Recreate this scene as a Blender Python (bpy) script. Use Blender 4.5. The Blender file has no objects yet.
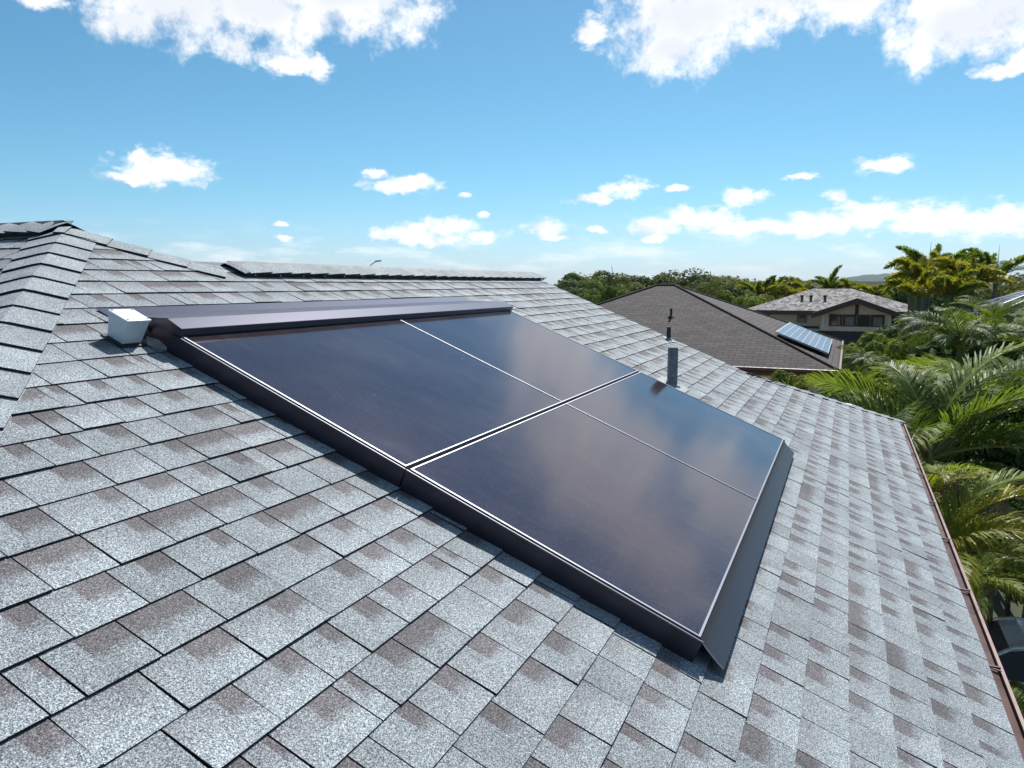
import bpy, bmesh, math, random
from math import sin, cos, tan, radians, pi, sqrt, atan2
from mathutils import Vector, Matrix, noise

random.seed(7)
SC = bpy.context.scene
COL = SC.collection

# ------------------------------------------------------------------ camera
HAZE = .00007
H = 7.0                                    # height of the camera above the ground
YAW, PITCH, FPX = radians(23.73), radians(7.5), 760.0
cam_d = bpy.data.cameras.new('camera'); cam = bpy.data.objects.new('camera', cam_d)
COL.objects.link(cam)
cam.location = (0, 0, H)
cam.rotation_euler = (radians(90) - PITCH, 0, YAW)
cam_d.sensor_width = 36; cam_d.lens = FPX / 1024 * 36
cam_d.clip_start = 0.02; cam_d.clip_end = 30000
SC.camera = cam

# ------------------------------------------------------------------ view, sun
SC.view_settings.view_transform = 'Standard'
SC.view_settings.look = 'None'
SC.view_settings.exposure = 0.55
SC.view_settings.gamma = 1
SC.view_settings.use_curve_mapping = False
SC.cycles.max_bounces = 8
SC.cycles.transparent_max_bounces = 8
SUN_EL, SUN_AZ = radians(51), radians(-3)   # azimuth measured from +Y towards +X
sv = Vector((sin(SUN_AZ) * cos(SUN_EL), cos(SUN_AZ) * cos(SUN_EL), sin(SUN_EL)))
sl_ = bpy.data.lights.new('sun', 'SUN'); sl_.energy = 4.2; sl_.angle = radians(0.5); sl_.color = (1, .965, .9)
so = bpy.data.objects.new('sun', sl_); COL.objects.link(so)
so.rotation_euler = sv.to_track_quat('Z', 'Y').to_euler(); so.location = (0, 20, 40)

# ------------------------------------------------------------------ node helpers
class NT:
    def __init__(s, tree): s.t = tree; s.n = tree.nodes; s.l = tree.links
    def node(s, typ, **kw):
        o = s.n.new(typ)
        for k, v in kw.items(): setattr(o, k, v)
        return o
    def put(s, sock, v):
        if v is None: return
        if isinstance(v, bpy.types.NodeSocket): s.l.new(v, sock)
        else: sock.default_value = v
    def math(s, op, a, b=None, c=None, clamp=False):
        o = s.node('ShaderNodeMath', operation=op); o.use_clamp = clamp
        s.put(o.inputs[0], a); s.put(o.inputs[1], b); s.put(o.inputs[2], c); return o.outputs[0]
    def vmath(s, op, a, b=None):
        o = s.node('ShaderNodeVectorMath', operation=op)
        s.put(o.inputs[0], a); s.put(o.inputs[1], b)
        return o.outputs['Value'] if op in ('LENGTH', 'DOT_PRODUCT', 'DISTANCE') else o.outputs[0]
    def noise(s, vec, scale, detail=2, rough=.5, dim='3D'):
        o = s.node('ShaderNodeTexNoise', noise_dimensions=dim)
        s.put(o.inputs['Vector'], vec); s.put(o.inputs['Scale'], scale)
        o.inputs['Detail'].default_value = detail; o.inputs['Roughness'].default_value = rough
        return o
    def ramp(s, fac, stops, interp='LINEAR'):
        o = s.node('ShaderNodeValToRGB'); o.color_ramp.interpolation = interp
        e = o.color_ramp.elements
        while len(e) < len(stops): e.new(.5)
        for i, (p, c) in enumerate(stops):
            e[i].position = p; e[i].color = (c[0], c[1], c[2], 1) if not isinstance(c, (int, float)) else (c, c, c, 1)
        s.put(o.inputs[0], fac); return o.outputs[0]
    def mix(s, fac, a, b, blend='MIX'):
        o = s.node('ShaderNodeMix', data_type='RGBA', blend_type=blend)
        s.put(o.inputs[0], fac)
        s.put(o.inputs[6], a if isinstance(a, bpy.types.NodeSocket) else (*a[:3], 1))
        s.put(o.inputs[7], b if isinstance(b, bpy.types.NodeSocket) else (*b[:3], 1))
        return o.outputs[2]
    def mapr(s, v, a, b, c=0., d=1., smooth=False):
        o = s.node('ShaderNodeMapRange'); o.clamp = True
        if smooth: o.interpolation_type = 'SMOOTHSTEP'
        s.put(o.inputs[0], v); s.put(o.inputs[1], a); s.put(o.inputs[2], b); s.put(o.inputs[3], c); s.put(o.inputs[4], d)
        return o.outputs[0]

# ------------------------------------------------------------------ world: sky and clouds by direction
world = bpy.data.worlds.new('World'); SC.world = world; world.use_nodes = True
W = NT(world.node_tree); W.n.clear()
sky = W.node('ShaderNodeTexSky', sky_type='NISHITA'); sky.sun_disc = False
sky.sun_elevation = SUN_EL; sky.sun_rotation = SUN_AZ
sky.altitude = 10; sky.air_density = 1.0; sky.dust_density = 0.35; sky.ozone_density = 2.0
tc = W.node('ShaderNodeTexCoord')
d = tc.outputs['Generated']
sep = W.node('ShaderNodeSeparateXYZ'); W.put(sep.inputs[0], d)
az = W.math('ARCTAN2', sep.outputs[0], sep.outputs[1])
el = W.math('ARCSINE', sep.outputs[2])
cmb = W.node('ShaderNodeCombineXYZ'); W.put(cmb.inputs[0], az); W.put(cmb.inputs[1], el)
ae = cmb.outputs[0]
# break the cloud outlines up
wn = W.noise(d, 9, 5, .62); wn2 = W.noise(d, 34, 5, .65)
off1 = W.vmath('SUBTRACT', wn.outputs['Color'], (.5, .5, .5))
off2 = W.vmath('SUBTRACT', wn2.outputs['Color'], (.5, .5, .5))
o1 = W.node('ShaderNodeVectorMath', operation='SCALE'); W.put(o1.inputs[0], off1); o1.inputs['Scale'].default_value = .05
o2 = W.node('ShaderNodeVectorMath', operation='SCALE'); W.put(o2.inputs[0], off2); o2.inputs['Scale'].default_value = .018
aed = W.vmath('ADD', W.vmath('ADD', ae, o1.outputs[0]), o2.outputs[0])
flat = W.vmath('MULTIPLY', aed, (1, 1, 0)); flat_f = W.vmath('MULTIPLY', W.vmath('ADD', ae, o2.outputs[0]), (1, 1, 0))
# clouds: azimuth, elevation, half width, half height (degrees), strength
def pix_dir(x, y):
    cx, cy = x - 512, 384 - y
    F = FPX * cos(PITCH) + cy * sin(PITCH); z = -FPX * sin(PITCH) + cy * cos(PITCH)
    w = cx * cos(YAW) - F * sin(YAW); u = cx * sin(YAW) + F * cos(YAW)
    return atan2(w, u), math.asin(z / sqrt(w * w + u * u + z * z))
BIG = [(175, 8, 85, 40), (262, 2, 95, 46), (350, -8, 90, 46), (235, 42, 30, 20), (130, 22, 40, 20), (300, -70, 170, 55),
       (690, 18, 88, 52), (670, 52, 50, 26), (770, -8, 120, 46), (850, -15, 70, 40), (965, 18, 85, 42), (1015, 0, 80, 50),
       (880, -90, 220, 60), (1130, 20, 90, 40)]
SMALL = [(295, 64, 32, 12), (318, 66, 10, 14), (591, 32, 17, 15), (1000, 70, 30, 8), (1020, 62, 14, 12), (35, -2, 28, 9), (165, 170, 48, 17), (140, 158, 14, 9), (130, 178, 28, 8), (400, 185, 34, 9), (420, 182, 16, 8), (374, 175, 14, 5),
         (408, 234, 34, 10), (450, 228, 30, 12), (484, 235, 22, 7), (430, 240, 44, 6), (549, 228, 22, 9), (556, 238, 14, 4),
         (596, 198, 24, 7), (628, 190, 26, 9), (676, 188, 10, 4), (886, 164, 28, 9), (835, 197, 12, 8), (802, 176, 15, 4),
         (660, 224, 34, 10), (700, 218, 44, 13), (740, 196, 24, 9), (760, 228, 70, 9), (820, 224, 50, 13), (870, 217, 48, 16),
         (930, 219, 60, 16), (990, 219, 60, 17), (1060, 216, 60, 18), (655, 240, 14, 4), (598, 230, 10, 4), (485, 214, 6, 3), (283, 238, 9, 3),
         (281, 226, 7, 3), (466, 195, 8, 3)]
def cloud_sum(vec, blobs):
    acc = None
    for x, y, rx, ry in blobs:
        a, e = pix_dir(x, y)
        # pixel radii to radians at that place in the sky
        a2, e2 = pix_dir(x + 10, y); a3, e3 = pix_dir(x, y + 10)
        ka = max(abs(a2 - a), 1e-4) / 10; ke = abs(e3 - e) / 10
        v = W.vmath('SUBTRACT', vec, (a, e, 0))
        v = W.vmath('MULTIPLY', v, (1 / (rx * ka), 1 / (ry * ke), 0))
        r = W.vmath('LENGTH', v)
        m = W.math('SUBTRACT', 1.0, r)
        acc = m if acc is None else W.math('MAXIMUM', acc, m)
    return acc
big = cloud_sum(flat, BIG)
small = cloud_sum(flat_f, SMALL)
fluff = W.noise(d, 26, 7, .66).outputs[0]
fl = W.math('SUBTRACT', fluff, .5)
dB = W.math('ADD', big, W.math('MULTIPLY', fl, 2.6))
dS = W.math('ADD', small, W.math('MULTIPLY', W.math('SUBTRACT', W.noise(W.vmath('MULTIPLY', d, (1, 1, 1.7)), 42, 8, .62).outputs[0], .5), 2.6))
mB = W.mapr(dB, -.26, .62, 0, 1, True)
mS = W.mapr(dS, -.3, .62, 0, 1, True)
# scattered clouds everywhere above the picture and behind the camera
zc = W.math('MAXIMUM', sep.outputs[2], .06)
pl = W.node('ShaderNodeCombineXYZ'); W.put(pl.inputs[0], W.math('DIVIDE', sep.outputs[0], zc)); W.put(pl.inputs[1], W.math('DIVIDE', sep.outputs[1], zc))
hn = W.noise(pl.outputs[0], 1.15, 8, .58).outputs[0]
hm = W.mapr(hn, .53, .66, 0, 1, True)
hm = W.math('MULTIPLY', hm, W.mapr(sep.outputs[2], .46, .56, 0, 1, True))
# faint bank low on the horizon
lb = W.noise(W.vmath('MULTIPLY', ae, (9, 42, 0)), 1.0, 6, .6).outputs[0]
lm = W.math('MULTIPLY', W.mapr(lb, .47, .66, 0, .5, True), W.math('MULTIPLY', W.mapr(el, .0, .02, 0, 1), W.mapr(el, .045, .085, 1, 0, True)))
mask = W.math('MAXIMUM', W.math('MAXIMUM', mB, mS), W.math('MAXIMUM', hm, lm))
# thick middles of the big clouds are a little greyer
thick = W.mapr(W.math('ADD', big, W.math('MULTIPLY', W.math('SUBTRACT', W.noise(d, 12, 4, .5).outputs[0], .5), .9)), -.05, .8, 0, 1, True)
ccol = W.mix(W.math('MAXIMUM', W.math('MULTIPLY', thick, .75), W.mapr(W.noise(d, 22, 5, .6).outputs[0], .5, .7, 0, .65, True)), (9.2, 9.3, 9.4), (6.0, 6.3, 7.0))
skyc = W.node('ShaderNodeHueSaturation'); W.put(skyc.inputs['Color'], sky.outputs[0])
skyc.inputs['Hue'].default_value = .492; skyc.inputs['Saturation'].default_value = 1.12; skyc.inputs['Value'].default_value = 1.3
gm = W.node('ShaderNodeGamma'); W.put(gm.inputs[0], skyc.outputs[0]); gm.inputs[1].default_value = 1.0
tint = W.ramp(W.mapr(el, 0, .5), [(0, (.44, .575, .84)), (.22, (.37, .575, .68)), (.5, (.37, .57, .62)), (1, (.42, .56, .61))])
final = W.mix(mask, W.mix(1.0, gm.outputs[0], tint, 'MULTIPLY'), ccol)
bg = W.node('ShaderNodeBackground'); W.put(bg.inputs[0], final); bg.inputs[1].default_value = .09
wo = W.node('ShaderNodeOutputWorld'); W.l.new(bg.outputs[0], wo.inputs[0])

# ------------------------------------------------------------------ object helpers
def link(o, parent=None):
    COL.objects.link(o)
    if parent is not None: o.parent = parent
    return o
def empty(name, label, cat, loc=(0, 0, 0), rz=0, group=None):
    o = bpy.data.objects.new(name, None); link(o); o.location = loc; o.rotation_euler = (0, 0, rz)
    o.empty_display_size = .2
    o['label'] = label; o['category'] = cat
    if group: o['group'] = group
    return o
class MB:
    """collects faces and links them as ONE mesh object"""
    def __init__(s): s.v = []; s.f = []; s.m = []; s.uv = []; s.att = []; s.cur = 0; s.smooth = []
    def face(s, pts, uv=None, att=None, smooth=False):
        i = len(s.v); s.v += [tuple(p) for p in pts]; s.f.append(tuple(range(i, i + len(pts))))
        s.m.append(s.cur); s.uv.append(uv or [(0, 0)] * len(pts)); s.att.append(att or [(0.5, 0, 1, 1)] * len(pts)); s.smooth.append(smooth)
    def hexa(s, p, uvt=None, attt=None):
        """p: 8 points, bottom loop 0-3 then top loop 4-7"""
        s.face([p[4], p[5], p[6], p[7]], uvt, attt)
        s.face([p[3], p[2], p[1], p[0]])
        for a, b in ((0, 1), (1, 2), (2, 3), (3, 0)): s.face([p[a], p[b], p[b + 4], p[a + 4]])
    def box(s, lo, hi, M=None):
        x0, y0, z0 = lo; x1, y1, z1 = hi
        p = [(x0, y0, z0), (x1, y0, z0), (x1, y1, z0), (x0, y1, z0), (x0, y0, z1), (x1, y0, z1), (x1, y1, z1), (x0, y1, z1)]
        if M is not None: p = [M @ Vector(q) for q in p]
        s.hexa(p)
    def tube(s, pts, rad, seg=8, cap=True, smooth=True):
        pts = [Vector(p) for p in pts]; n = len(pts); rings = []
        for i, p in enumerate(pts):
            t = (pts[min(i + 1, n - 1)] - pts[max(i - 1, 0)]).normalized()
            a = t.cross(Vector((0, 0, 1)));
            if a.length < 1e-3: a = t.cross(Vector((1, 0, 0)))
            a.normalize(); b = t.cross(a)
            r = rad[i] if isinstance(rad, (list, tuple)) else rad
            rings.append([p + (a * cos(2 * pi * k / seg) + b * sin(2 * pi * k / seg)) * r for k in range(seg)])
        base = len(s.v)
        for rg in rings: s.v += [tuple(q) for q in rg]
        for i in range(n - 1):
            for k in range(seg):
                k2 = (k + 1) % seg
                s.f.append((base + i * seg + k, base + i * seg + k2, base + (i + 1) * seg + k2, base + (i + 1) * seg + k))
                s.m.append(s.cur); s.uv.append([(0, 0)] * 4); s.att.append([(.5, 0, 1, 1)] * 4); s.smooth.append(smooth)
        if cap:
            s.face(rings[-1]); s.face(list(reversed(rings[0])))
    def build(s, name, mats, parent=None, bevel=0):
        me = bpy.data.meshes.new(name); me.from_pydata(s.v, [], s.f); 
        if not isinstance(mats, (list, tuple)): mats = [mats]
        for m in mats: me.materials.append(m)
        me.uv_layers.new(name='uv'); me.color_attributes.new('tab', 'FLOAT_COLOR', 'CORNER')
        uvl = me.uv_layers['uv']; ca = me.color_attributes['tab']
        uvs = []; cs = []
        for u_, a_ in zip(s.uv, s.att):
            for q in u_: uvs += [q[0], q[1]]
            for q in a_: cs += list(q)
        uvl.data.foreach_set('uv', uvs); ca.data.foreach_set('color', cs)
        me.polygons.foreach_set('material_index', s.m); me.polygons.foreach_set('use_smooth', s.smooth)
        me.update()
        o = bpy.data.objects.new(name, me); link(o, parent)
        if bevel:
            b = bmesh.new(); b.from_mesh(me); bmesh.ops.remove_doubles(b, verts=b.verts, dist=1e-5); b.to_mesh(me); b.free()
            bv = o.modifiers.new('bevel', 'BEVEL'); bv.width = bevel; bv.segments = 2; bv.limit_method = 'ANGLE'; bv.angle_limit = radians(40)
        return o
def tag(o, label=None, cat=None, group=None, kind=None):
    if label: o['label'] = label
    if cat: o['category'] = cat
    if group: o['group'] = group
    if kind: o['kind'] = kind
    return o

# ------------------------------------------------------------------ materials
def mat(name, col=(.5, .5, .5), rough=.6, metal=0, spec=.5, noise_amt=0, noise_scale=20, bump=0, bump_scale=60):
    m = bpy.data.materials.new(name); m.use_nodes = True; T = NT(m.node_tree)
    b = T.n['Principled BSDF']; b.inputs['Base Color'].default_value = (*col, 1); b.inputs['Roughness'].default_value = rough
    b.inputs['Metallic'].default_value = metal; b.inputs['Specular IOR Level'].default_value = spec
    tc = T.node('ShaderNodeTexCoord')
    if noise_amt:
        n = T.noise(tc.outputs['Object'], noise_scale, 5, .6)
        f = T.mapr(n.outputs[0], .3, .7, 1 - noise_amt, 1 + noise_amt)
        o = T.node('ShaderNodeVectorMath', operation='SCALE'); o.inputs[0].default_value = col; T.put(o.inputs['Scale'], f)
        T.l.new(o.outputs[0], b.inputs['Base Color'])
        T.l.new(T.mapr(n.outputs[0], .3, .7, max(rough - .1, .02), min(rough + .12, 1)), b.inputs['Roughness'])
    if bump:
        n = T.noise(tc.outputs['Object'], bump_scale, 4, .6); bp = T.node('ShaderNodeBump'); bp.inputs['Strength'].default_value = bump
        bp.inputs['Distance'].default_value = .01; T.l.new(n.outputs[0], bp.inputs['Height']); T.l.new(bp.outputs[0], b.inputs['Normal'])
    return m

def shingle_mat():
    m = bpy.data.materials.new('granule shingles'); m.use_nodes = True; T = NT(m.node_tree); b = T.n['Principled BSDF']
    tc = T.node('ShaderNodeTexCoord'); P = tc.outputs['Object']
    at = T.node('ShaderNodeAttribute', attribute_name='tab'); s = T.node('ShaderNodeSeparateColor'); T.l.new(at.outputs['Color'], s.inputs[0])
    rnd, gu, gv, start = s.outputs[0], s.outputs[1], s.outputs[2], at.outputs['Alpha']
    g1 = T.noise(P, 380, 3, .75).outputs[0]; g2 = T.noise(P, 190, 2, .6).outputs[0]; mid = T.noise(P, 9, 4, .6).outputs[0]
    soft = T.noise(P, 38, 4, .65).outputs[0]
    grain = T.math('ADD', T.math('MULTIPLY', g1, .65), T.math('MULTIPLY', g2, .35))
    base = T.ramp(grain, [(.35, (.032, .037, .047)), (.44, (.128, .148, .166)), (.50, (.262, .296, .318)), (.56, (.44, .482, .502)), (.66, (.80, .83, .85))])
    brown = T.ramp(grain, [(.35, (.022, .020, .025)), (.46, (.082, .072, .079)), (.54, (.145, .130, .137)), (.66, (.36, .34, .35))])
    # darker blend patch at the upper, far corner of many tabs
    e1 = T.mapr(T.math('ADD', gu, T.math('MULTIPLY', T.math('SUBTRACT', soft, .5), .06)), start, T.math('ADD', start, .03))
    vv = T.math('ADD', gv, T.math('MULTIPLY', T.math('SUBTRACT', soft, .5), .45))
    e2 = T.mapr(vv, .30, .72, 1, 0, True)
    pm = T.math('MULTIPLY', T.math('MULTIPLY', e1, e2), .92)
    # a thin wash over the whole upper part
    wash = T.math('MULTIPLY', T.mapr(vv, .0, .95, .52, 0, True), T.mapr(rnd, .3, .9, 0.2, 1))
    pm = T.math('MAXIMUM', pm, wash)
    c = T.mix(pm, base, brown)
    vo = T.node('ShaderNodeTexVoronoi', feature='F1'); T.l.new(P, vo.inputs['Vector']); vo.inputs['Scale'].default_value = 6.5
    vs = T.node('ShaderNodeSeparateColor'); T.l.new(vo.outputs['Color'], vs.inputs[0])
    spot = T.math('MULTIPLY', T.mapr(T.math('ADD', vo.outputs['Distance'], T.math('MULTIPLY', soft, .02)), .022, .034, 1, 0), T.math('GREATER_THAN', vs.outputs[0], .72))
    stain = T.mapr(T.noise(T.vmath('MULTIPLY', P, (1, 2.2, 1)), 1.7, 5, .6).outputs[0], .35, .68, .86, 1.08)
    c = T.mix(T.math('MULTIPLY', spot, .85), c, (.03, .028, .028))
    v = T.math('MULTIPLY', T.math('MULTIPLY', T.mapr(rnd, 0, 1, .80, 1.13), T.mapr(mid, .3, .7, .9, 1.08)), stain)
    o = T.node('ShaderNodeVectorMath', operation='SCALE'); T.l.new(c, o.inputs[0]); T.put(o.inputs['Scale'], v)
    T.l.new(o.outputs[0], b.inputs['Base Color'])
    b.inputs['Roughness'].default_value = .82; b.inputs['Specular IOR Level'].default_value = .35
    bp = T.node('ShaderNodeBump'); bp.inputs['Strength'].default_value = .55; bp.inputs['Distance'].default_value = .003
    T.l.new(grain, bp.inputs['Height']); T.l.new(bp.outputs[0], b.inputs['Normal'])
    return m
M = {}
M['shingle'] = shingle_mat()
M['asphalt_edge'] = mat('asphalt edge', (.016, .016, .018), .9)
M['metal_dark'] = mat('dark bronze flashing', (.022, .018, .024), .36, 0, .6); M['metal_dark'].node_tree.nodes['Principled BSDF'].inputs['Specular Tint'].default_value = (.86, .82, 1, 1)
M['hood'] = mat('painted flashing', (.045, .043, .058), .3, 0.0, .75); M['hood'].node_tree.nodes['Principled BSDF'].inputs['Specular Tint'].default_value = (.74, .72, 1, 1)
M['silver'] = mat('anodised aluminium', (.34, .35, .39), .42, 1.0, .5)
M['lip'] = mat('dull aluminium lip', (.20, .20, .23), .5, 1.0, .5)
M['copper'] = mat('brown gutter paint', (.085, .036, .030), .45, 0, .4, .2, 12)
M['copper_lit'] = mat('sunlit gutter lip', (.22, .115, .105), .42, 0, .4, .12, 12)  # sunlit pink of the lip, put into a paler gutter brown
M['white_plastic'] = mat('white plastic', (.62, .66, .70), .4, 0, .5, .06, 20)
M['lid_plastic'] = mat('pale plastic lid', (.78, .80, .82), .4)
M['galv'] = mat('galvanised steel', (.17, .19, .22), .45, .3, .5, .3, 40)
M['vent_black'] = mat('black plastic', (.018, .018, .022), .55)
M['black'] = mat('black paint and slot shade', (.01, .01, .01), .5)
M['cream'] = mat('cream stucco', (.82, .66, .50), .85, 0, .3, .08, 3, .3, 40)
M['white'] = mat('white paint', (.78, .78, .76), .5, 0, .5, .05, 5)
M['trim'] = mat('brown trim', (.085, .045, .042), .6, 0, .4, .2, 6)
M['soffit'] = mat('soffit', (.25, .20, .17), .8)
M['window'] = mat('window glass', (.03, .035, .04), .06, 0, .6)
M['screen'] = mat('window blind', (.24, .22, .19), .5)
M['frame_grey'] = mat('window frame', (.17, .17, .165), .5)
M['lead'] = mat('lead flashing', (.22, .235, .24), .5, .4, .5, .3, 50)
def glass_mat():
    m = bpy.data.materials.new('solar glass'); m.use_nodes = True; T = NT(m.node_tree); b = T.n['Principled BSDF']
    tc = T.node('ShaderNodeTexCoord'); P = tc.outputs['Object']
    n = T.noise(P, 2.2, 5, .6).outputs[0]; f = T.noise(P, 120, 3, .6).outputs[0]
    c = T.ramp(n, [(.3, (.015, .008, .009)), (.55, (.024, .014, .014)), (.75, (.036, .022, .019))])
    # dust specks and bird marks
    vor = T.node('ShaderNodeTexVoronoi', feature='F1'); T.l.new(P, vor.inputs['Vector']); vor.inputs['Scale'].default_value = 7
    sp = T.mapr(vor.outputs['Distance'], .012, .03, 1, 0)
    pick = T.math('GREATER_THAN', T.node('ShaderNodeSeparateColor').outputs[0], .5)
    sc = T.node('ShaderNodeSeparateColor'); T.l.new(vor.outputs['Color'], sc.inputs[0])
    sp = T.math('MULTIPLY', sp, T.mapr(sc.outputs[0], .25, .95, 0, .9))
    dust = T.math('ADD', T.mapr(f, .45, .75, 0, .05), T.mapr(T.noise(T.vmath('MULTIPLY', P, (3, 18, 3)), 1.0, 6, .65).outputs[0], .52, .72, 0, .02))
    T.l.new(T.mix(T.math('ADD', sp, dust, clamp=True), c, (.6, .6, .58)), b.inputs['Base Color'])
    T.l.new(T.mapr(n, .3, .7, .09, .14), b.inputs['Roughness'])
    b.inputs['Specular IOR Level'].default_value = 1.0; b.inputs['Specular Tint'].default_value = (.80, .72, 1, 1)
    b.inputs['Coat Weight'].default_value = .0
    return m
M['glass'] = glass_mat()
def dark_roof_mat(name, cols, scale=1.0, rowh=.143, tilew=.3):
    m = bpy.data.materials.new(name); m.use_nodes = True; T = NT(m.node_tree); b = T.n['Principled BSDF']
    tc = T.node('ShaderNodeTexCoord')
    br = T.node('ShaderNodeTexBrick'); T.l.new(tc.outputs['UV'], br.inputs['Vector'])
    br.inputs['Scale'].default_value = 1; br.inputs['Brick Width'].default_value = tilew; br.inputs['Row Height'].default_value = rowh
    br.inputs['Mortar Size'].default_value = .012; br.inputs['Mortar Smooth'].default_value = .3; br.inputs['Bias'].default_value = 0
    br.inputs['Color1'].default_value = (*cols[0], 1); br.inputs['Color2'].default_value = (*cols[1], 1); br.inputs['Mortar'].default_value = (*cols[2], 1)
    n = T.noise(tc.outputs['Object'], 60, 4, .7).outputs[0]; n2 = T.noise(tc.outputs['Object'], 1.3, 5, .6).outputs[0]
    v = T.math('MULTIPLY', T.mapr(n, .3, .7, .55, 1.45), T.mapr(n2, .3, .7, .8, 1.2))
    o = T.node('ShaderNodeVectorMath', operation='SCALE'); T.l.new(br.outputs['Color'], o.inputs[0]); T.put(o.inputs['Scale'], v)
    T.l.new(o.outputs[0], b.inputs['Base Color']); b.inputs['Roughness'].default_value = .85
    bp = T.node('ShaderNodeBump'); bp.inputs['Strength'].default_value = .8; bp.inputs['Distance'].default_value = .015
    T.l.new(T.math('ADD', br.outputs['Fac'], n), bp.inputs['Height']); bp.invert = True; T.l.new(bp.outputs[0], b.inputs['Normal'])
    return m
M['dark_roof'] = dark_roof_mat('dark asphalt roof', [(.042, .032, .034), (.080, .062, .062), (.014, .010, .011)])
M['grey_roof'] = dark_roof_mat('weathered shake roof', [(.06, .056, .06), (.34, .32, .31), (.03, .028, .03)], tilew=.2, rowh=.3)
M['grey_roof2'] = dark_roof_mat('pale grey roof', [(.15, .14, .15), (.22, .2, .2), (.07, .065, .07)])

def leaf_mat(name, cols, trans=.35, rough=.52, spec=.18):
    m = bpy.data.materials.new(name); m.use_nodes = True; T = NT(m.node_tree); b = T.n['Principled BSDF']; out = T.n['Material Output']
    tc = T.node('ShaderNodeTexCoord'); oi = T.node('ShaderNodeObjectInfo')
    n = T.noise(tc.outputs['Object'], 3.5, 4, .7).outputs[0]; n2 = T.noise(tc.outputs['Object'], 40, 2, .6).outputs[0]
    f = T.math('ADD', T.math('MULTIPLY', n, .75), T.math('MULTIPLY', n2, .35))
    f = T.math('ADD', f, T.math('MULTIPLY', T.math('SUBTRACT', oi.outputs['Random'], .5), .18))
    k = len(cols); c = T.ramp(f, [(.32 + .42 * i / (k - 1), cols[i]) for i in range(k)])
    T.l.new(c, b.inputs['Base Color']); b.inputs['Roughness'].default_value = rough; b.inputs['Specular IOR Level'].default_value = spec
    tr = T.node('ShaderNodeBsdfTranslucent'); br = T.mix(1.0, c, (1.5, 1.5, .6), 'MULTIPLY'); T.l.new(br, tr.inputs[0])
    mx = T.node('ShaderNodeMixShader'); mx.inputs[0].default_value = trans
    T.l.new(b.outputs[0], mx.inputs[1]); T.l.new(tr.outputs[0], mx.inputs[2]); T.l.new(mx.outputs[0], out.inputs[0])
    return m
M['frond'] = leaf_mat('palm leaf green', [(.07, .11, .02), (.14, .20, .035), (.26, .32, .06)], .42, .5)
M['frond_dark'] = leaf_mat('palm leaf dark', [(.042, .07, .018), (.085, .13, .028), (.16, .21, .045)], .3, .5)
M['frond_yellow'] = leaf_mat('palm leaf yellow green', [(.12, .15, .018), (.23, .25, .03), (.38, .31, .05)], .45, .4)
M['frond_gold'] = leaf_mat('palm leaf golden', [(.11, .14, .02), (.26, .26, .03), (.46, .38, .045)], .4, .45)
M['frond_dead'] = leaf_mat('dry palm leaf', [(.08, .055, .03), (.2, .14, .08), (.32, .24, .15)], .2, .6)
M['rachis'] = mat('palm stem', (.16, .15, .045), .4, 0, .5, .3, 8)
M['rachis_orange'] = mat('orange palm stem', (.36, .17, .05), .5, 0, .5, .3, 8)
M['trunk'] = mat('palm trunk', (.14, .125, .105), .85, 0, .3, .35, 9, .6, 12)
M['bark'] = mat('bark', (.09, .07, .055), .9, 0, .2, .35, 6, .6, 12)
M['leafA'] = leaf_mat('broad leaf green', [(.075, .11, .022), (.14, .185, .038), (.24, .27, .055)], .25, .75, .15)
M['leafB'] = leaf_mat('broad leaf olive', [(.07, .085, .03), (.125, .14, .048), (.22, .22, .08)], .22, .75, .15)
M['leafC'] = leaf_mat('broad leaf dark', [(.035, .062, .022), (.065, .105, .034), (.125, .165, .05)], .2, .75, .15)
def ground_mat():
    m = bpy.data.materials.new('garden ground'); m.use_nodes = True; T = NT(m.node_tree); b = T.n['Principled BSDF']
    tc = T.node('ShaderNodeTexCoord'); P = tc.outputs['Object']
    n = T.noise(P, .25, 6, .6).outputs[0]; n2 = T.noise(P, 9, 5, .7).outputs[0]
    c = T.ramp(T.math('ADD', T.math('MULTIPLY', n, .6), T.math('MULTIPLY', n2, .4)), [(.35, (.035, .028, .02)), (.5, (.05, .06, .022)), (.65, (.07, .095, .03))])
    T.l.new(c, b.inputs['Base Color']); b.inputs['Roughness'].default_value = .95
    return m
M['ground'] = ground_mat()
M['concrete'] = mat('concrete', (.32, .31, .29), .9, 0, .3, .15, 3, .3, 50)
M['asphalt'] = mat('asphalt', (.055, .055, .058), .9, 0, .3, .2, 20, .4, 80)

# ------------------------------------------------------------------ setting: ground, drive, hills
g = MB(); R = 9000; NS = 48
rings = [0, 60, 300, 1200, R]
for i in range(4):
    for k in range(NS):
        a0, a1 = 2 * pi * k / NS, 2 * pi * (k + 1) / NS
        p = lambda r, a: (r * cos(a), r * sin(a), 0)
        if i == 0: g.face([(0, 0, 0), p(60, a0), p(60, a1)])
        else: g.face([p(rings[i], a0), p(rings[i + 1], a0), p(rings[i + 1], a1), p(rings[i], a1)])
tag(g.build('ground', M['ground']), kind='structure')
dr = MB(); dr.box((.2, 12.2, -.1), (12, 15.9, .012)); tag(dr.build('driveway', M['concrete']), kind='structure')

def ray(x, y):
    cx, cy = x - 512, 384 - y
    F = FPX * cos(PITCH) + cy * sin(PITCH); z = -FPX * sin(PITCH) + cy * cos(PITCH)
    return Vector((cx * cos(YAW) - F * sin(YAW), cx * sin(YAW) + F * cos(YAW), z))
def at_y(x, y, Y):                       # the point at world depth Y seen at a photo position (used for planning real distances)
    r = ray(x, y); return r * (Y / r.y) + Vector((0, 0, H))

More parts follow.
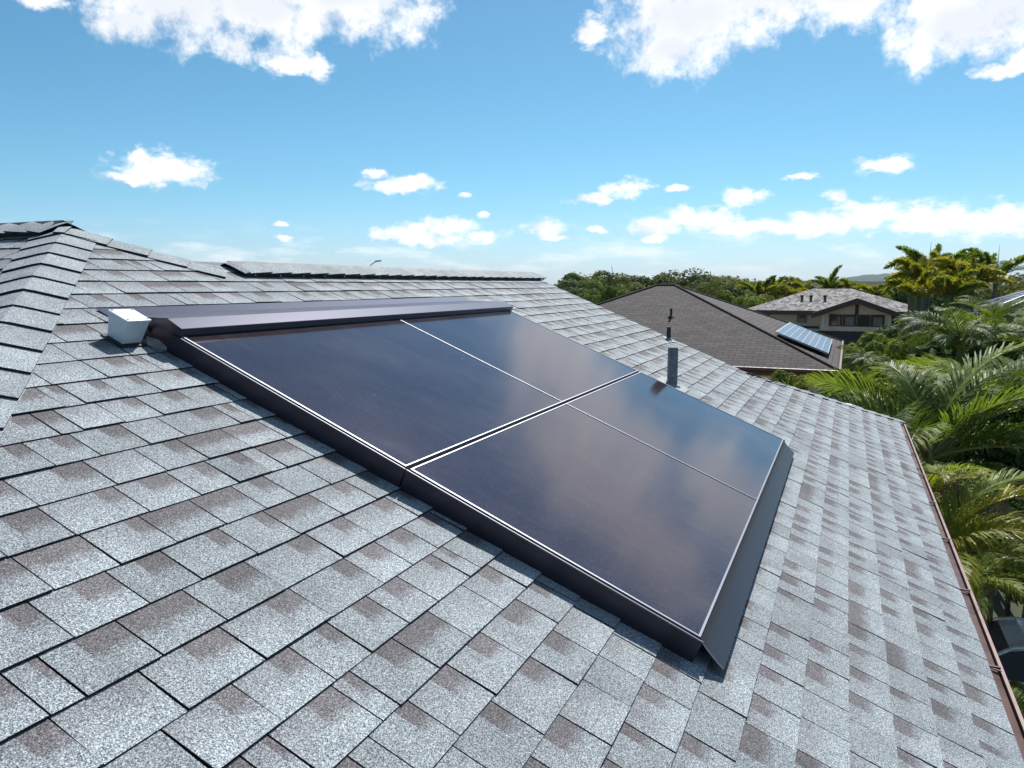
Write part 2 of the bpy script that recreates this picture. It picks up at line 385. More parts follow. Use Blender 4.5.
M['hill_far'] = mat('far forested hill', (.03, .05, .025), .95, 0, .1, .12, .01)
M['hill_near'] = mat('near forested hill', (.014, .026, .014), .95, 0, .1, .25, .04)
def hill(name, cx, cy, wid, dep, hgt, m, seed, rough_=.12, N=46):
    me = bpy.data.meshes.new(name); vs = []; fs = []
    for j in range(N + 1):
        for i in range(N + 1):
            a, b_ = 2 * i / N - 1, 2 * j / N - 1
            fall = max(0, 1 - a * a) ** 1.3 * max(0, 1 - b_ * b_)
            nz = noise.fractal(Vector((a * 4 + seed, b_ * 4, seed)), .8, 2, 6)
            vs.append((cx + a * wid, cy + b_ * dep, -1 + hgt * fall * (1 + rough_ * nz)))
    for j in range(N):
        for i in range(N):
            q = j * (N + 1) + i; fs.append((q, q + 1, q + N + 2, q + N + 1))
    me.from_pydata(vs, [], fs); me.materials.append(m)
    for p_ in me.polygons: p_.use_smooth = True
    o = bpy.data.objects.new(name, me); link(o); tag(o, kind='structure'); return o
c = at_y(882, 284, 4200); hill('hill', c.x, c.y, 330, 500, 56, M['hill_far'], 3.1)
c = at_y(1010, 284, 4200); hill('hill', c.x + 260, c.y, 420, 500, 66, M['hill_far'], 9.1)
c = at_y(840, 284, 900); hill('hill', c.x, c.y, 260, 120, 10.5, M['hill_near'], 5.3, .3, 80)
c = at_y(740, 284, 1100); hill('hill', c.x, c.y, 420, 120, 11, M['hill_near'], 1.7, .3, 80)

# ------------------------------------------------------------------ our house
TH = radians(22.62); TT = tan(TH)
W0, Z0 = -2.84, H - .105
SD = Vector((cos(TH), 0, -sin(TH))); UD = Vector((0, 1, 0)); ND = Vector((sin(TH), 0, cos(TH)))
P0 = Vector((W0, 0, Z0))
def RP(s, u, t=0.): return P0 + SD * s + UD * u + ND * t
def w_of(s): return W0 + s * cos(TH)
EXPO = .143
PX, PY = -3.78, 2.78                      # apex where ridge and hips meet
PZ = Z0 - (PX - W0) * TT
HIPB = 8.93                               # right hip: u - w
RAKE = 8.05
EAVE_W = .60; EAVE_S = (EAVE_W - W0) / cos(TH)
RIDGE_W = -3.30
EAVE_Z = Z0 - (EAVE_W - W0) * TT

house = empty('house', 'house under the camera with grey shingled hip roof and brown gutter', 'house', (0, 0, 0))

def shingles(mb, origin, sdir, udir, ndir, k0, k1, ulo, uhi, soff=0.0, expo=EXPO, seed=1):
    """courses of separate tabs; mb material slots 0 granules, 1 asphalt edge"""
    rg = random.Random(seed)
    def Q(s, u, t): return origin + sdir * s + udir * u + ndir * t
    for k in range(k0, k1 + 1):
        sb = k * expo + soff; st = sb - expo
        lo_t, lo_b, hi_t, hi_b = ulo(st), ulo(sb), uhi(st), uhi(sb)
        lo, hi = min(lo_t, lo_b), max(hi_t, hi_b)
        if hi <= lo: continue
        u = lo - rg.uniform(0, .25)
        while u < hi:
            wd = rg.choice([.07, .14, .155, .165, .17, .17, .175, .18, .185, .195, .21, .24])
            wd *= rg.uniform(.96, 1.04)
            a, b_ = u + .0035, u + wd
            u += wd + .0008
            lean = rg.uniform(-.0015, .0015)
            c4 = []
            for uu, top in ((a, 1), (b_, 1), (b_, 0), (a, 0)):
                l_, h_ = (lo_t, hi_t) if top else (lo_b, hi_b)
                c4.append(min(max(uu + (0 if top else lean), l_), h_))
            if c4[1] - c4[0] < 1e-4 and c4[2] - c4[3] < 1e-4: continue
            th_ = rg.choice([.0095, .010, .0115, .0125]) + rg.uniform(-.0006, .0006)
            dj = rg.uniform(-.0014, .0014) + .0018 * sin(u * 2.1 + k)
            t0b, t0t, t1b, t1t = .0008, .0042, .0048, th_
            curl = rg.uniform(-.0016, .0002)
            rnd = rg.random(); pst = 1 - rg.choice([.3, .36, .42, .46, .52, .6, 1.02]) if rg.random() < .78 else 1.1
            # top loop: upper-left, upper-right, lower-right, lower-left
            tp = [Q(st - .02, c4[0], t0t), Q(st - .02, c4[1], t0t), Q(sb + dj, c4[2], t1t + curl), Q(sb + dj, c4[3], t1t)]
            bt = [Q(st - .02, c4[0], t0b), Q(st - .02, c4[1], t0b), Q(sb + dj, c4[2], t1b), Q(sb + dj, c4[3], t1b)]
            gu = lambda x: (x - a) / (b_ - a)
            vt = -.02 / expo
            att = [(rnd, gu(c4[0]), vt, pst), (rnd, gu(c4[1]), vt, pst), (rnd, gu(c4[2]), 1, pst), (rnd, gu(c4[3]), 1, pst)]
            mb.cur = 0
            if (tp[1] - tp[0]).cross(tp[3] - tp[0]).dot(ndir) > 0: mb.face(tp, None, att)
            else: mb.face([tp[0], tp[3], tp[2], tp[1]], None, [att[0], att[3], att[2], att[1]])
            mb.cur = 1
            mb.face([tp[3], tp[2], bt[2], bt[3]]); mb.face([tp[0], tp[3], bt[3], bt[0]]); mb.face([tp[2], tp[1], bt[1], bt[2]])
    mb.cur = 0
rf = MB()
# main face
ulo = lambda s: -1.0 - w_of(s)
uhi = lambda s: min(RAKE, 1e9) if w_of(s) < RAKE - HIPB else HIPB + w_of(s)
def ulo_main(s):
    w = w_of(s)
    if w < RIDGE_W: return max(ulo(s), -1.0 - w)
    return ulo(s)
def uhi_main(s):
    w = w_of(s)
    if w < RIDGE_W: return w + 6.56
    return uhi(s)
shingles(rf, P0, SD, UD, ND, -6, 26, ulo_main, uhi_main, 0, EXPO, 11)
# face on the near side of the left hip (falls towards -Y)
SD2 = Vector((0, -cos(TH), -sin(TH))); UD2 = Vector((1, 0, 0)); ND2 = Vector((0, -sin(TH), cos(TH)))
O2 = Vector((0, PY, PZ)); off2 = ((EAVE_W - PX) / cos(TH)) % EXPO
shingles(rf, O2, SD2, UD2, ND2, 0, 33, lambda s: -12.0, lambda s: min(PX + s * cos(TH), EAVE_W), off2, EXPO, 12)
# the far side of the main roof and of the wing, and the hip end
def slab(mb, pts):
    n_ = (Vector(pts[1]) - Vector(pts[0])).cross(Vector(pts[2]) - Vector(pts[0]))
    pts = [Vector(p) for p in pts]
    if n_.z < 0: pts.reverse()
    mb.face(pts, [(p.y, p.x) for p in pts]); mb.face([p - Vector((0, 0, .12)) for p in reversed(pts)])
rf.cur = 0
QY = PY + (RIDGE_W - PX)
ZR = Z0 - (RIDGE_W - W0) * TT
GW = RAKE - HIPB                                   # where rake ends and the hip begins (w)
ZG = Z0 - (GW - W0) * TT
LOW = .012
back_w = -7.2
slab(rf, [(-12, PY, PZ - LOW), (PX, PY, PZ - LOW), (PX + 4.6, PY + 4.6, PZ - 4.6 * TT - LOW), (-12, PY + 4.6, PZ - 4.6 * TT - LOW)])
slab(rf, [(RIDGE_W, QY, ZR - LOW), (RIDGE_W, RAKE, ZR - LOW), (back_w, RAKE, ZR - (RIDGE_W - back_w) * TT - LOW), (back_w, QY, ZR - (RIDGE_W - back_w) * TT - LOW)])
# hip end below the gable, falling towards +Y, and gable underside
HE = EAVE_W + HIPB
slab(rf, [(GW, RAKE - .1, ZG + (.1) * TT - LOW), (EAVE_W, HE, EAVE_Z - LOW), (-6.2, HE, EAVE_Z - LOW), (2 * RIDGE_W - GW, RAKE - .1, ZG + .1 * TT - LOW)])
# solid decks beneath the tabs
rf.cur = 1
def deck(pts, n_, t=-.002, th_=.09):
    a = [Vector(p) + n_ * t for p in pts]; b_ = [p - Vector((0, 0, th_)) for p in a]
    rf.face(a if (a[1] - a[0]).cross(a[2] - a[0]).z > 0 else list(reversed(a))); rf.face(b_)
    for i in range(len(a)):
        j = (i + 1) % len(a); rf.face([a[i], a[j], b_[j], b_[i]])
def wz(w, u): return Vector((w, u, Z0 - (w - W0) * TT))
deck([wz(PX, PY), wz(RIDGE_W, QY), wz(RIDGE_W, RAKE), wz(GW, RAKE), wz(EAVE_W, HE), wz(EAVE_W, -1.0 - EAVE_W)], ND)
lw = 4.7
deck([Vector((-12, PY, PZ)), Vector((PX, PY, PZ)), Vector((PX + PY + 1.6, -1.6, PZ - (PY + 1.6) * TT)), Vector((-12, -1.6, PZ - (PY + 1.6) * TT))], ND2)
rf.cur = 0
roof = rf.build('roof', [M['shingle'], M['asphalt_edge']], house)

def caps(mb, A, B, n1, n2, d1, d2, half=.155, expo=.197, length=.30, lift=.0, seed=3, round_=.02, last=None, rear=False):
    """overlapping bent cap shingles from the low end A up to B. d1,d2 point down the two faces, square to the line"""
    rg = random.Random(seed); A, B = Vector(A), Vector(B); L = (B - A).length; ax = (B - A).normalized()
    up = (n1 + n2).normalized(); k = 0; p = 0.0
    while p < L:
        q = min(p + length, L + .03); rnd = rg.uniform(.25, .8); tl = .019 + rg.uniform(-.0015, .0015); tu = .006
        rr = []
        for pos, t, bt_ in ((p + rg.uniform(-.003, .003), tl, tl - .0075), (q, tu, tu - .005)):
            c_ = A + ax * pos; h = half + rg.uniform(-.003, .003)
            def cs(t): return [c_ + d1 * h + n1 * t, c_ + d1 * round_ * 1.6 + n1 * t, c_ + up * (t - round_ * .10), c_ + d2 * round_ * 1.6 + n2 * t, c_ + d2 * h + n2 * t]
            rr.append((cs(t + lift), cs(bt_ + lift)))
        (t0, b0), (t1, b1) = rr
        for i in range(4):
            mb.cur = 0; at_ = [(rnd, 0, .9, 1.1)] * 4
            f = [t0[i], t0[i + 1], t1[i + 1], t1[i]]
            if (f[1] - f[0]).cross(f[3] - f[0]).dot(up) < 0: f.reverse()
            mb.face(f, None, at_)
            mb.cur = 1; mb.face([t0[i], t0[i + 1], b0[i + 1], b0[i]]); mb.face([b0[i], b0[i + 1], b1[i + 1], b1[i]])
        mb.face([t0[0], t1[0], b1[0], b0[0]]); mb.face([t0[4], t1[4], b1[4], b0[4]])
        p += expo; k += 1
    mb.cur = 0
def inplane(ax, n_, sign_ref):
    d_ = n_.cross(ax).normalized()
    return d_ if d_.dot(sign_ref) > 0 else -d_
MS = [M['shingle'], M['asphalt_edge']]
# left hip, from the eave corner behind the camera up to the apex
Aq, Bq = wz(EAVE_W, -1.0 - EAVE_W), Vector((PX, PY, PZ)); ax = (Bq - Aq).normalized()
hc = MB(); caps(hc, Aq, Bq - ax * .0, ND, ND2, inplane(ax, ND, Vector((1, 1, 0))), inplane(ax, ND2, Vector((-1, -1, 0))), seed=5)
hc.build('hip_cap', MS, house)
# short hip from the apex down to the wing ridge
ND3 = Vector((0, sin(TH), cos(TH)))
Aq, Bq = Vector((RIDGE_W + .07, QY + .07, ZR - .07 * TT)), Vector((PX, PY, PZ)); ax = (Bq - Aq).normalized()
hc = MB(); caps(hc, Aq, Bq, ND, ND3, inplane(ax, ND, Vector((1, -1, 0))), inplane(ax, ND3, Vector((-1, 1, 0))), seed=6, lift=.002)
hc.build('hip_cap', MS, house)
# right hip down to the far eave corner
Aq, Bq = wz(EAVE_W, HE), wz(GW, RAKE); ax = (Bq - Aq).normalized()
hc = MB(); caps(hc, Aq, Bq, ND, ND3, inplane(ax, ND, Vector((1, -1, 0))), inplane(ax, ND3, Vector((-1, 1, 0))), half=.10, seed=8)
hc.build('hip_cap', MS, house)
# ridge vents with caps over them
def ridge_vent(A, B, n1, n2, d1, d2, seed, hw=.135, tall=.030, nails=True):
    A, B = Vector(A), Vector(B); ax = (B - A).normalized(); up = (n1 + n2).normalized()
    v = MB()
    def ring(c_):
        return [c_ + d1 * hw + n1 * .012, c_ + d1 * hw + n1 * (.012 + tall * .75), c_ + up * (tall + .016), c_ + d2 * hw + n2 * (.012 + tall * .75), c_ + d2 * hw + n2 * .012, c_ + up * .004]
    r0, r1 = ring(A), ring(B)
    for i in range(6):
        j = (i + 1) % 6; v.face([r0[i], r0[j], r1[j], r1[i]])
    v.face(r0); v.face(list(reversed(r1)))
    vo = v.build('ridge_vent', M['vent_black'], house)
    if nails:
        L = (B - A).length; p = .12
        while p < L:
            c_ = A + ax * p + d1 * (hw + .004) + n1 * .018
            nm = MB(); nm.box((-.005, -.006, -.004), (.005, .006, .004), Matrix.Translation(c_)); p += .215
            nm.build('nail', M['silver'], vo)
    cp = MB(); caps(cp, A - ax * .01, B, n1, n2, d1, d2, half=hw + .02, expo=.181, length=.25, lift=tall - .002, seed=seed)
    cp.build('ridge_cap', MS, house)
A = Vector((RIDGE_W, 8.12, ZR)); B = Vector((RIDGE_W, 3.42, ZR)); NB = Vector((-sin(TH), 0, cos(TH)))
ridge_vent(A, B, ND, NB, SD, Vector((-cos(TH), 0, -sin(TH))), 21)
A = Vector((-12, PY, PZ)); B = Vector((PX - .02, PY, PZ))
ridge_vent(A, B, ND2, ND3, SD2, Vector((0, cos(TH), -sin(TH))), 22, nails=False)
# barge board under the rake, walls, soffit, fascia
bb = MB()
for a, b_ in ((RIDGE_W, GW), (RIDGE_W, 2 * RIDGE_W - GW)):
    za, zb = ZR - .02, ZR - abs(b_ - RIDGE_W) * TT - .02
    bb.hexa([(a, 8.0, za - .2), (b_, 8.0, zb - .2), (b_, 8.03, zb - .2), (a, 8.03, za - .2), (a, 8.0, za - .01), (b_, 8.0, zb - .01), (b_, 8.03, zb - .01), (a, 8.03, za - .01)])
bb.build('barge_board', M['trim'], house)
wl = MB(); e_ = .6
wl.box((-11.2, -1.0, 0), (EAVE_W - e_, HE - e_, EAVE_Z - .14)); wl.build('wall', M['cream'], house)
gv = MB(); y_ = 7.7
gv.face([(GW + .1, y_, ZG - .2), (RIDGE_W, y_, ZR - .12), (2 * RIDGE_W - GW - .1, y_, ZG - .2)]); gv.face([(2 * RIDGE_W - GW - .1, y_ - .1, ZG - .2), (RIDGE_W, y_ - .1, ZR - .12), (GW + .1, y_ - .1, ZG - .2)])
gv.build('gable_wall', M['cream'], house)
fs = MB(); fs.box((EAVE_W - .045, -1.5, EAVE_Z - .2), (EAVE_W - .02, HE - .02, EAVE_Z - .03)); fs.box((-11, HE - .045, EAVE_Z - .2), (EAVE_W - .02, HE - .021, EAVE_Z - .03))
fs.build('fascia', M['trim'], house)
sf = MB(); sf.box((-11.5, -1.5, EAVE_Z - .2), (EAVE_W - .05, HE - .05, EAVE_Z - .17)); sf.build('soffit', M['soffit'], house)
# gutter: profile in (w, z) swept along the eave
gt = MB(); prof = [(-.012, -.010), (-.006, -.022), (.069, -.030), (.071, -.06), (.077, -.06), (.079, -.014), (.099, -.012), (.103, -.022), (.100, -.09), (.075, -.12), (.0, -.12), (-.012, -.10)]
prof = [(a * .6 - .003, b_) for a, b_ in prof]
y0, y1 = -1.55, HE + .05
for i in range(len(prof)):
    j = (i + 1) % len(prof)
    a, b_ = prof[i], prof[j]
    gt.cur = 1 if i in (5, 6) else (2 if i in (2, 3, 4) else 0)  # deep shade of the slot painted black; lip gets its sunlit colour
    gt.face([(EAVE_W + a[0], y0, EAVE_Z + a[1]), (EAVE_W + b_[0], y0, EAVE_Z + b_[1]), (EAVE_W + b_[0], y1, EAVE_Z + b_[1]), (EAVE_W + a[0], y1, EAVE_Z + a[1])])
gt.cur = 0
gt.face([(EAVE_W + a, y1, EAVE_Z + b_) for a, b_ in prof])
gto = gt.build('gutter', [M['copper'], M['copper_lit'], M['black']], house)
y = 1.75; k = 0
while y < 9.4:
    hg = MB(); hg.box((EAVE_W - .004, y - .006, EAVE_Z - .016), (EAVE_W + .047, y + .006, EAVE_Z - .0075))
    hg.box((-.004, -.004, 0), (.055, .004, .004), Matrix.Translation((EAVE_W - .002, y, EAVE_Z - .016)) @ Matrix.Rotation(radians(-28), 4, 'Z'))
    hg.build('gutter_hanger', M['trim'], gto); y += .86
# vent pipes of our roof
def vent_pipe(name, s, u, r, h, m, parent, base=True, label=None):
    b_ = RP(s, u, 0); v = MB(); v.tube([b_ - Vector((0, 0, .1)), b_ + Vector((0, 0, h))], r, 20)
    v.cur = 1; v.tube([b_ + Vector((0, 0, h - .004)), b_ + Vector((0, 0, h + .0015))], r * .86, 20)
    v.cur = 0
    o = v.build(name, [m, M['black']], parent)
    if label: o['label'] = label
    f = MB(); f.tube([b_ - ND * .0 + ND * .01, b_ + ND * .028], [r * 1.75, r * 1.18], 20); 
    q = r * 3.0
    f.hexa([RP(s - q, u - q, .010), RP(s + q, u - q, .010), RP(s + q, u + q, .010), RP(s - q, u + q, .010), RP(s - q, u - q, .0135), RP(s + q, u - q, .0135), RP(s + q, u + q, .0135), RP(s - q, u + q, .0135)])
    f.build('pipe_flashing', M['lead'], o)
    return o
vent_pipe('vent_pipe', 1.765, 5.83, .040, .30, M['galv'], house, label='grey metal vent pipe standing beside the solar panels')
vent_pipe('vent_pipe', 1.245, 7.9, .022, .14, M['vent_black'], house, label='thin black pipe stub near the far roof edge')

# ------------------------------------------------------------------ the solar panels
S0, SM, S1 = .445, 1.571, 2.660
U0, UM, U1 = 2.195, 3.775, 5.372
TP = .09
def bar(mb, s0, s1, u0, u1, t0, t1):
    mb.hexa([RP(s0, u0, t0), RP(s1, u0, t0), RP(s1, u1, t0), RP(s0, u1, t0), RP(s0, u0, t1), RP(s1, u0, t1), RP(s1, u1, t1), RP(s0, u1, t1)])
mount = empty('solar_array', 'large black array of four glossy solar panels on the grey shingles', 'solar array', RP(1.5, 3.8, 0))
minv = Matrix.Translation(-mount.location)
def panel(s0, s1, u0, u1, outer):
    inv = minv
    gl = MB(); bar(gl, s0 + (.0075 if s0 < SM - .2 else .005), s1 - (.005 if s1 < SM + .2 else .0075), u0 + (.0075 if 'l' in outer else .004), u1 - (.0075 if 'r' in outer else .004), TP - .03, TP - .0025); gl.v = [tuple(inv @ Vector(q)) for q in gl.v]
    root = gl.build('solar_panel', M['glass'], mount)
    fw, fwi = .0075, .004                     # outer and inner frame widths
    wl_, wr_ = (fw if 'l' in outer else fwi), (fw if 'r' in outer else fwi)
    f = MB()
    fs = .005; fa = fw if s0 < SM - .2 else fs; fb = fs if s1 < SM + .2 else fw
    bar(f, s0, s0 + fa, u0, u1, TP - .042, TP); bar(f, s1 - fb, s1, u0, u1, TP - .042, TP)
    bar(f, s0 + fa, s1 - fb, u0, u0 + wl_, TP - .042, TP); bar(f, s0 + fa, s1 - fb, u1 - wr_, u1, TP - .042, TP)
    f.v = [tuple(inv @ Vector(q)) for q in f.v]
    f.build('frame', M['silver'], root)
panel(S0, SM - .010, U0, UM - .001, 'l')
panel(S0, SM - .010, UM + .001, U1, 'r')
panel(SM + .010, S1, U0, UM - .001, 'l')
panel(SM + .010, S1, UM + .001, U1, 'r')

def mpart(mb, name, m, lab=None):
    mb.v = [tuple(minv @ Vector(q)) for q in mb.v]; o = mb.build(name, m, mount)
    if lab: o['label'] = lab
    return o
# side skirts, two lengths each side, with a bright lip
for (ua, ub, lip) in ((U0 - .012, U0 - .004, U0 - .0145), (U1 + .004, U1 + .012, U1 + .009)):
    for (a, b_) in ((S0 - .02, SM - .003), (SM + .003, S1 + .012)):
        k_ = MB(); bar(k_, a, b_, ua, ub, .006, TP - .007); k_.cur = 1; bar(k_, max(a, .474), b_, lip, lip + .004, TP - .0068, TP - .003); k_.cur = 0
        mpart(k_, 'side_skirt', [M['metal_dark'], M['lip']])
k_ = MB(); bar(k_, SM - .006, SM + .006, U0, U1, .01, TP - .03); mpart(k_, 'centre_rail', M['black'])
k_ = MB(); bar(k_, S1 - .06, S1 - .02, U0 + .02, U1 - .02, .01, TP - .045); mpart(k_, 'lower_rail', M['black'])
def sweep(mb, prof, ua, ub, th_=.002, shear=0.0):
    """sheet metal profile (s, t) swept from ua to ub"""
    n_ = len(prof); top = [[RP(s, ua - shear * (s - prof[0][0]) * 0, t) for s, t in prof], [RP(s, ub, t) for s, t in prof]]
    bot = [[q - ND * th_ - SD * th_ * .3 for q in r] for r in top]
    for i in range(n_ - 1):
        mb.face([top[0][i], top[0][i + 1], top[1][i + 1], top[1][i]]); mb.face([bot[0][i + 1], bot[0][i], bot[1][i], bot[1][i + 1]])
        mb.face([top[0][i], bot[0][i], bot[0][i + 1], top[0][i + 1]]); mb.face([top[1][i], top[1][i + 1], bot[1][i + 1], bot[1][i]])
    mb.face([top[0][0], top[1][0], bot[1][0], bot[0][0]]); mb.face([top[0][-1], bot[0][-1], bot[1][-1], top[1][-1]])
# curved deflector at the lower edge, with its pale cut edge
pr = []
for i in range(11):
    a = i / 10; pr.append((S1 + .004 + .094 * a, TP - .004 - .050 * (a ** .72)))
k_ = MB(); sweep(k_, [(S1 + .002, TP - .03), (S1 + .002, TP - .006)] + pr, U0 + .004, U1 + .01, .0022)
k_.cur = 1; sweep(k_, [(s, t + .0003) for s, t in pr], U0 + .001, U0 + .0038, .0024); k_.cur = 0
sweep(k_, [(S1 + .0925, TP - .0535), (S1 + .1, TP - .0545)], U0 + .004, U1 + .01, .004)
df = mpart(k_, 'deflector', [M['metal_dark'], M['silver']])
# hood along the top: flat flashing, rise, sloping top and drop to the glass
k_ = MB(); sweep(k_, [(.02, .0135), (.10, .0145), (.385, .128)], U0 + .02, U1 + .0, .002)
fl = mpart(k_, 'hood_flashing', M['hood'])
k_ = MB(); sweep(k_, [(.385, .1285), (.465, .1205), (.467, .1185), (.467, TP + .001)], U0 - .006, U1 + .03, .002)
mpart(k_, 'hood', M['hood'])
k_ = MB()
bar(k_, .02, .30, U0 - .02, U0 + .02, .0125, .0140)
mpart(k_, 'corner_flashing', M['hood'])
for ua, ub in ((U0 - .004, U0 - .001), (U1 + .012, U1 + .015)):
    k_ = MB(); pts = [(.10, .010), (.385, .127), (.463, .119), (.465, .088), (.465, .010)]
    a_ = [RP(s, ua, t) for s, t in pts]; b_ = [RP(s, ub, t) for s, t in pts]
    k_.face(list(reversed(a_))); k_.face(b_)
    for i in range(5): k_.face([a_[i], a_[(i + 1) % 5], b_[(i + 1) % 5], b_[i]])
    mpart(k_, 'hood_end', M['metal_dark'])

# junction box on its lifted flashing
jb = empty('junction_box', 'white plastic junction box on the shingles beside the solar hood', 'junction box', RP(.31, 2.08, .01))
R3 = Matrix((SD, UD, ND)).transposed().to_4x4()
def box_part(mb, name, m, bevel=0, parent=None):
    return mb.build(name, m, parent or jb, bevel)
k_ = MB(); p8 = []
for sgn, t_ in ((.043, .004), (.052, .098)):
    for a, b_ in ((-1, -1), (1, -1), (1, 1), (-1, 1)): p8.append(R3.to_3x3() @ Vector((a * sgn, b_ * sgn, t_)))
k_.hexa(p8); body = box_part(k_, 'body', M['white_plastic'], .004)
k_ = MB(); k_.box((-.0545, -.0545, .0985), (.0545, .0545, .107), R3); lid = box_part(k_, 'lid', M['lid_plastic'], .002)
for a, b_ in ((-1, -1), (1, -1), (1, 1), (-1, 1)):
    k_ = MB(); c_ = R3.to_3x3() @ Vector((a * .044, b_ * .044, .107)); k_.tube([c_, c_ + ND * .0015], .005, 10); k_.build('screw', M['galv'], lid)
k_ = MB(); k_.box((-.06, -.058, -.0005), (.062, .058, .004), R3); box_part(k_, 'gasket', M['black'])
k_ = MB(); a_ = R3.to_3x3() @ Vector((.0, .05, .06)); k_.tube([a_, a_ + UD * .02], .013, 14); k_.tube([a_ + UD * .02, a_ + UD * .032], [.016, .011], 14)
box_part(k_, 'cable_gland', M['white'])
k_ = MB(); k_.tube([a_ + UD * .03, a_ + UD * .05 - ND * .01, a_ + UD * .07 - ND * .035, a_ + UD * .1 - ND * .05], .007, 10); box_part(k_, 'cable', M['black'])
k_ = MB()
fp = [(.375, 2.135, .012), (.30, 2.19, .014), (.355, 2.26, .05), (.43, 2.175, .012)]
k_.face([RP(*fp[0]), RP(*fp[3]), RP(*fp[2]), RP(*fp[1])]); k_.face([RP(a, b_, t - .0015) for a, b_, t in fp])
k_.face([RP(.375, 2.135, .014), RP(.43, 2.175, .013), RP(.425, 2.13, .0125)])
k_.v = [tuple(Vector(q) - jb.location) for q in k_.v]
fl_ = k_.build('flashing_flap', M['lead'], jb); fl_['label'] = 'bent grey metal flap'

# ------------------------------------------------------------------ neighbouring houses
def roof_face(mb, pts, along, thick=.0):
    """pts planar; uv in metres: along the eave and up the slope"""
    pts = [Vector(p) for p in pts]; al = Vector(along).normalized(); n_ = (pts[1] - pts[0]).cross(pts[2] - pts[0]).normalized()
    if n_.z < 0: pts.reverse(); n_ = -n_
    up = n_.cross(al)
    mb.face(pts, [(p.dot(al), p.dot(up)) for p in pts])
def hip_line(mb, a, b_, r=.07):
    mb.tube([Vector(a) + Vector((0, 0, .0)), Vector(b_) + Vector((0, 0, .0))], r, 8)
# dark roofed house next door
C_ = ray(838, 370); C_ = C_ * (-2.0 / C_.z) + Vector((0, 0, H))
L_, tp = 4.9, .40; ZE = C_.z; RZ = ZE + L_ * tp; LR = .55
nb = empty('house', 'neighbouring house with dark brown shingled hip roof carrying a solar array', 'house', (C_.x - 5, C_.y + 5, 0))
ni = -Vector(nb.location)
def nbuild(mb, name, m, parent=nb, org=None):
    o_ = org if org is not None else Vector(nb.location)
    mb.v = [tuple(Vector(q) - o_) for q in mb.v]; return mb.build(name, m, parent)
cx0, cy0 = C_.x, C_.y; Rr = Vector((cx0 - L_, cy0 + L_, RZ)); Rl = Rr + Vector((-LR, 0, 0))
c1 = Vector((cx0, cy0, ZE)); c2 = Vector((cx0, cy0 + 2 * L_, ZE)); c3 = Vector((Rl.x - L_, cy0 + 2 * L_, ZE)); c4 = Vector((Rl.x - L_, cy0, ZE))
k_ = MB(); roof_face(k_, [c1, Rr, Rl, c4], (1, 0, 0)); roof_face(k_, [c1, c2, Rr], (0, 1, 0)); roof_face(k_, [c2, c3, Rl, Rr], (1, 0, 0)); roof_face(k_, [c3, c4, Rl], (0, 1, 0))
nr = nbuild(k_, 'roof', M['dark_roof'])
k_ = MB()
for a, b_ in ((c1, Rr), (c2, Rr), (c3, Rl), (c4, Rl), (Rl, Rr)): hip_line(k_, a, b_, .042)
nbuild(k_, 'hip_cap', M['dark_roof'])
k_ = MB()
k_.box((c4.x + .03, cy0 + .0, ZE - .2), (cx0 - .03, cy0 + .04, ZE - .02)); k_.box((cx0 - .04, cy0 + .04, ZE - .2), (cx0, c2.y, ZE - .02)); k_.box((c4.x, cy0 + .04, ZE - .2), (c4.x + .04, c2.y, ZE - .02)); k_.box((c4.x, c2.y - .04, ZE - .2), (cx0 - .04, c2.y, ZE - .02))
nbuild(k_, 'fascia', M['trim'])
k_ = MB(); k_.tube([(c4.x, cy0 - .05, ZE - .06), (cx0 + .05, cy0 - .05, ZE - .06)], .06, 8); nbuild(k_, 'gutter', M['copper'])
k_ = MB(); k_.tube([(cx0 + .04, cy0 - .08, ZE + .0), (cx0 + .04, c2.y, ZE + .0)], .035, 6); nbuild(k_, 'verge_trim', M['soffit'])
k_ = MB(); k_.box((c4.x + .6, cy0 + .6, 0), (cx0 - .6, c2.y - .6, ZE - .22)); nwall = nbuild(k_, 'wall', M['cream'])
k_ = MB(); k_.box((c4.x + .05, cy0 + .05, ZE - .22), (cx0 - .05, c2.y - .05, ZE - .16)); nbuild(k_, 'soffit', M['soffit'])
for dx in (-1.6, -3.6, -7.2):
    k_ = MB(); k_.box((cx0 + dx - .65, cy0 + .555, ZE - 1.55), (cx0 + dx + .65, cy0 + .599, ZE - .5)); fo = nbuild(k_, 'window', M['trim'])
    k_ = MB(); k_.box((cx0 + dx - .57, cy0 + .545, ZE - 1.47), (cx0 + dx + .57, cy0 + .554, ZE - .58)); nbuild(k_, 'pane', M['window'], fo)
for px_, py_ in ((671, 317),):
    r_ = ray(px_, py_); r_.normalize(); o_ = Vector((0, 0, H)); n_ = Vector((0, -tp, 1)).normalized()
    tt = (c1 - o_).dot(n_) / r_.dot(n_); q = o_ + r_ * tt
    k_ = MB(); k_.tube([q - Vector((0, 0, .1)), q + Vector((0, 0, .25))], .035, 10); k_.tube([q, q + Vector((0, 0, .05))], [.1, .05], 10); nbuild(k_, 'vent_pipe', M['vent_black'])
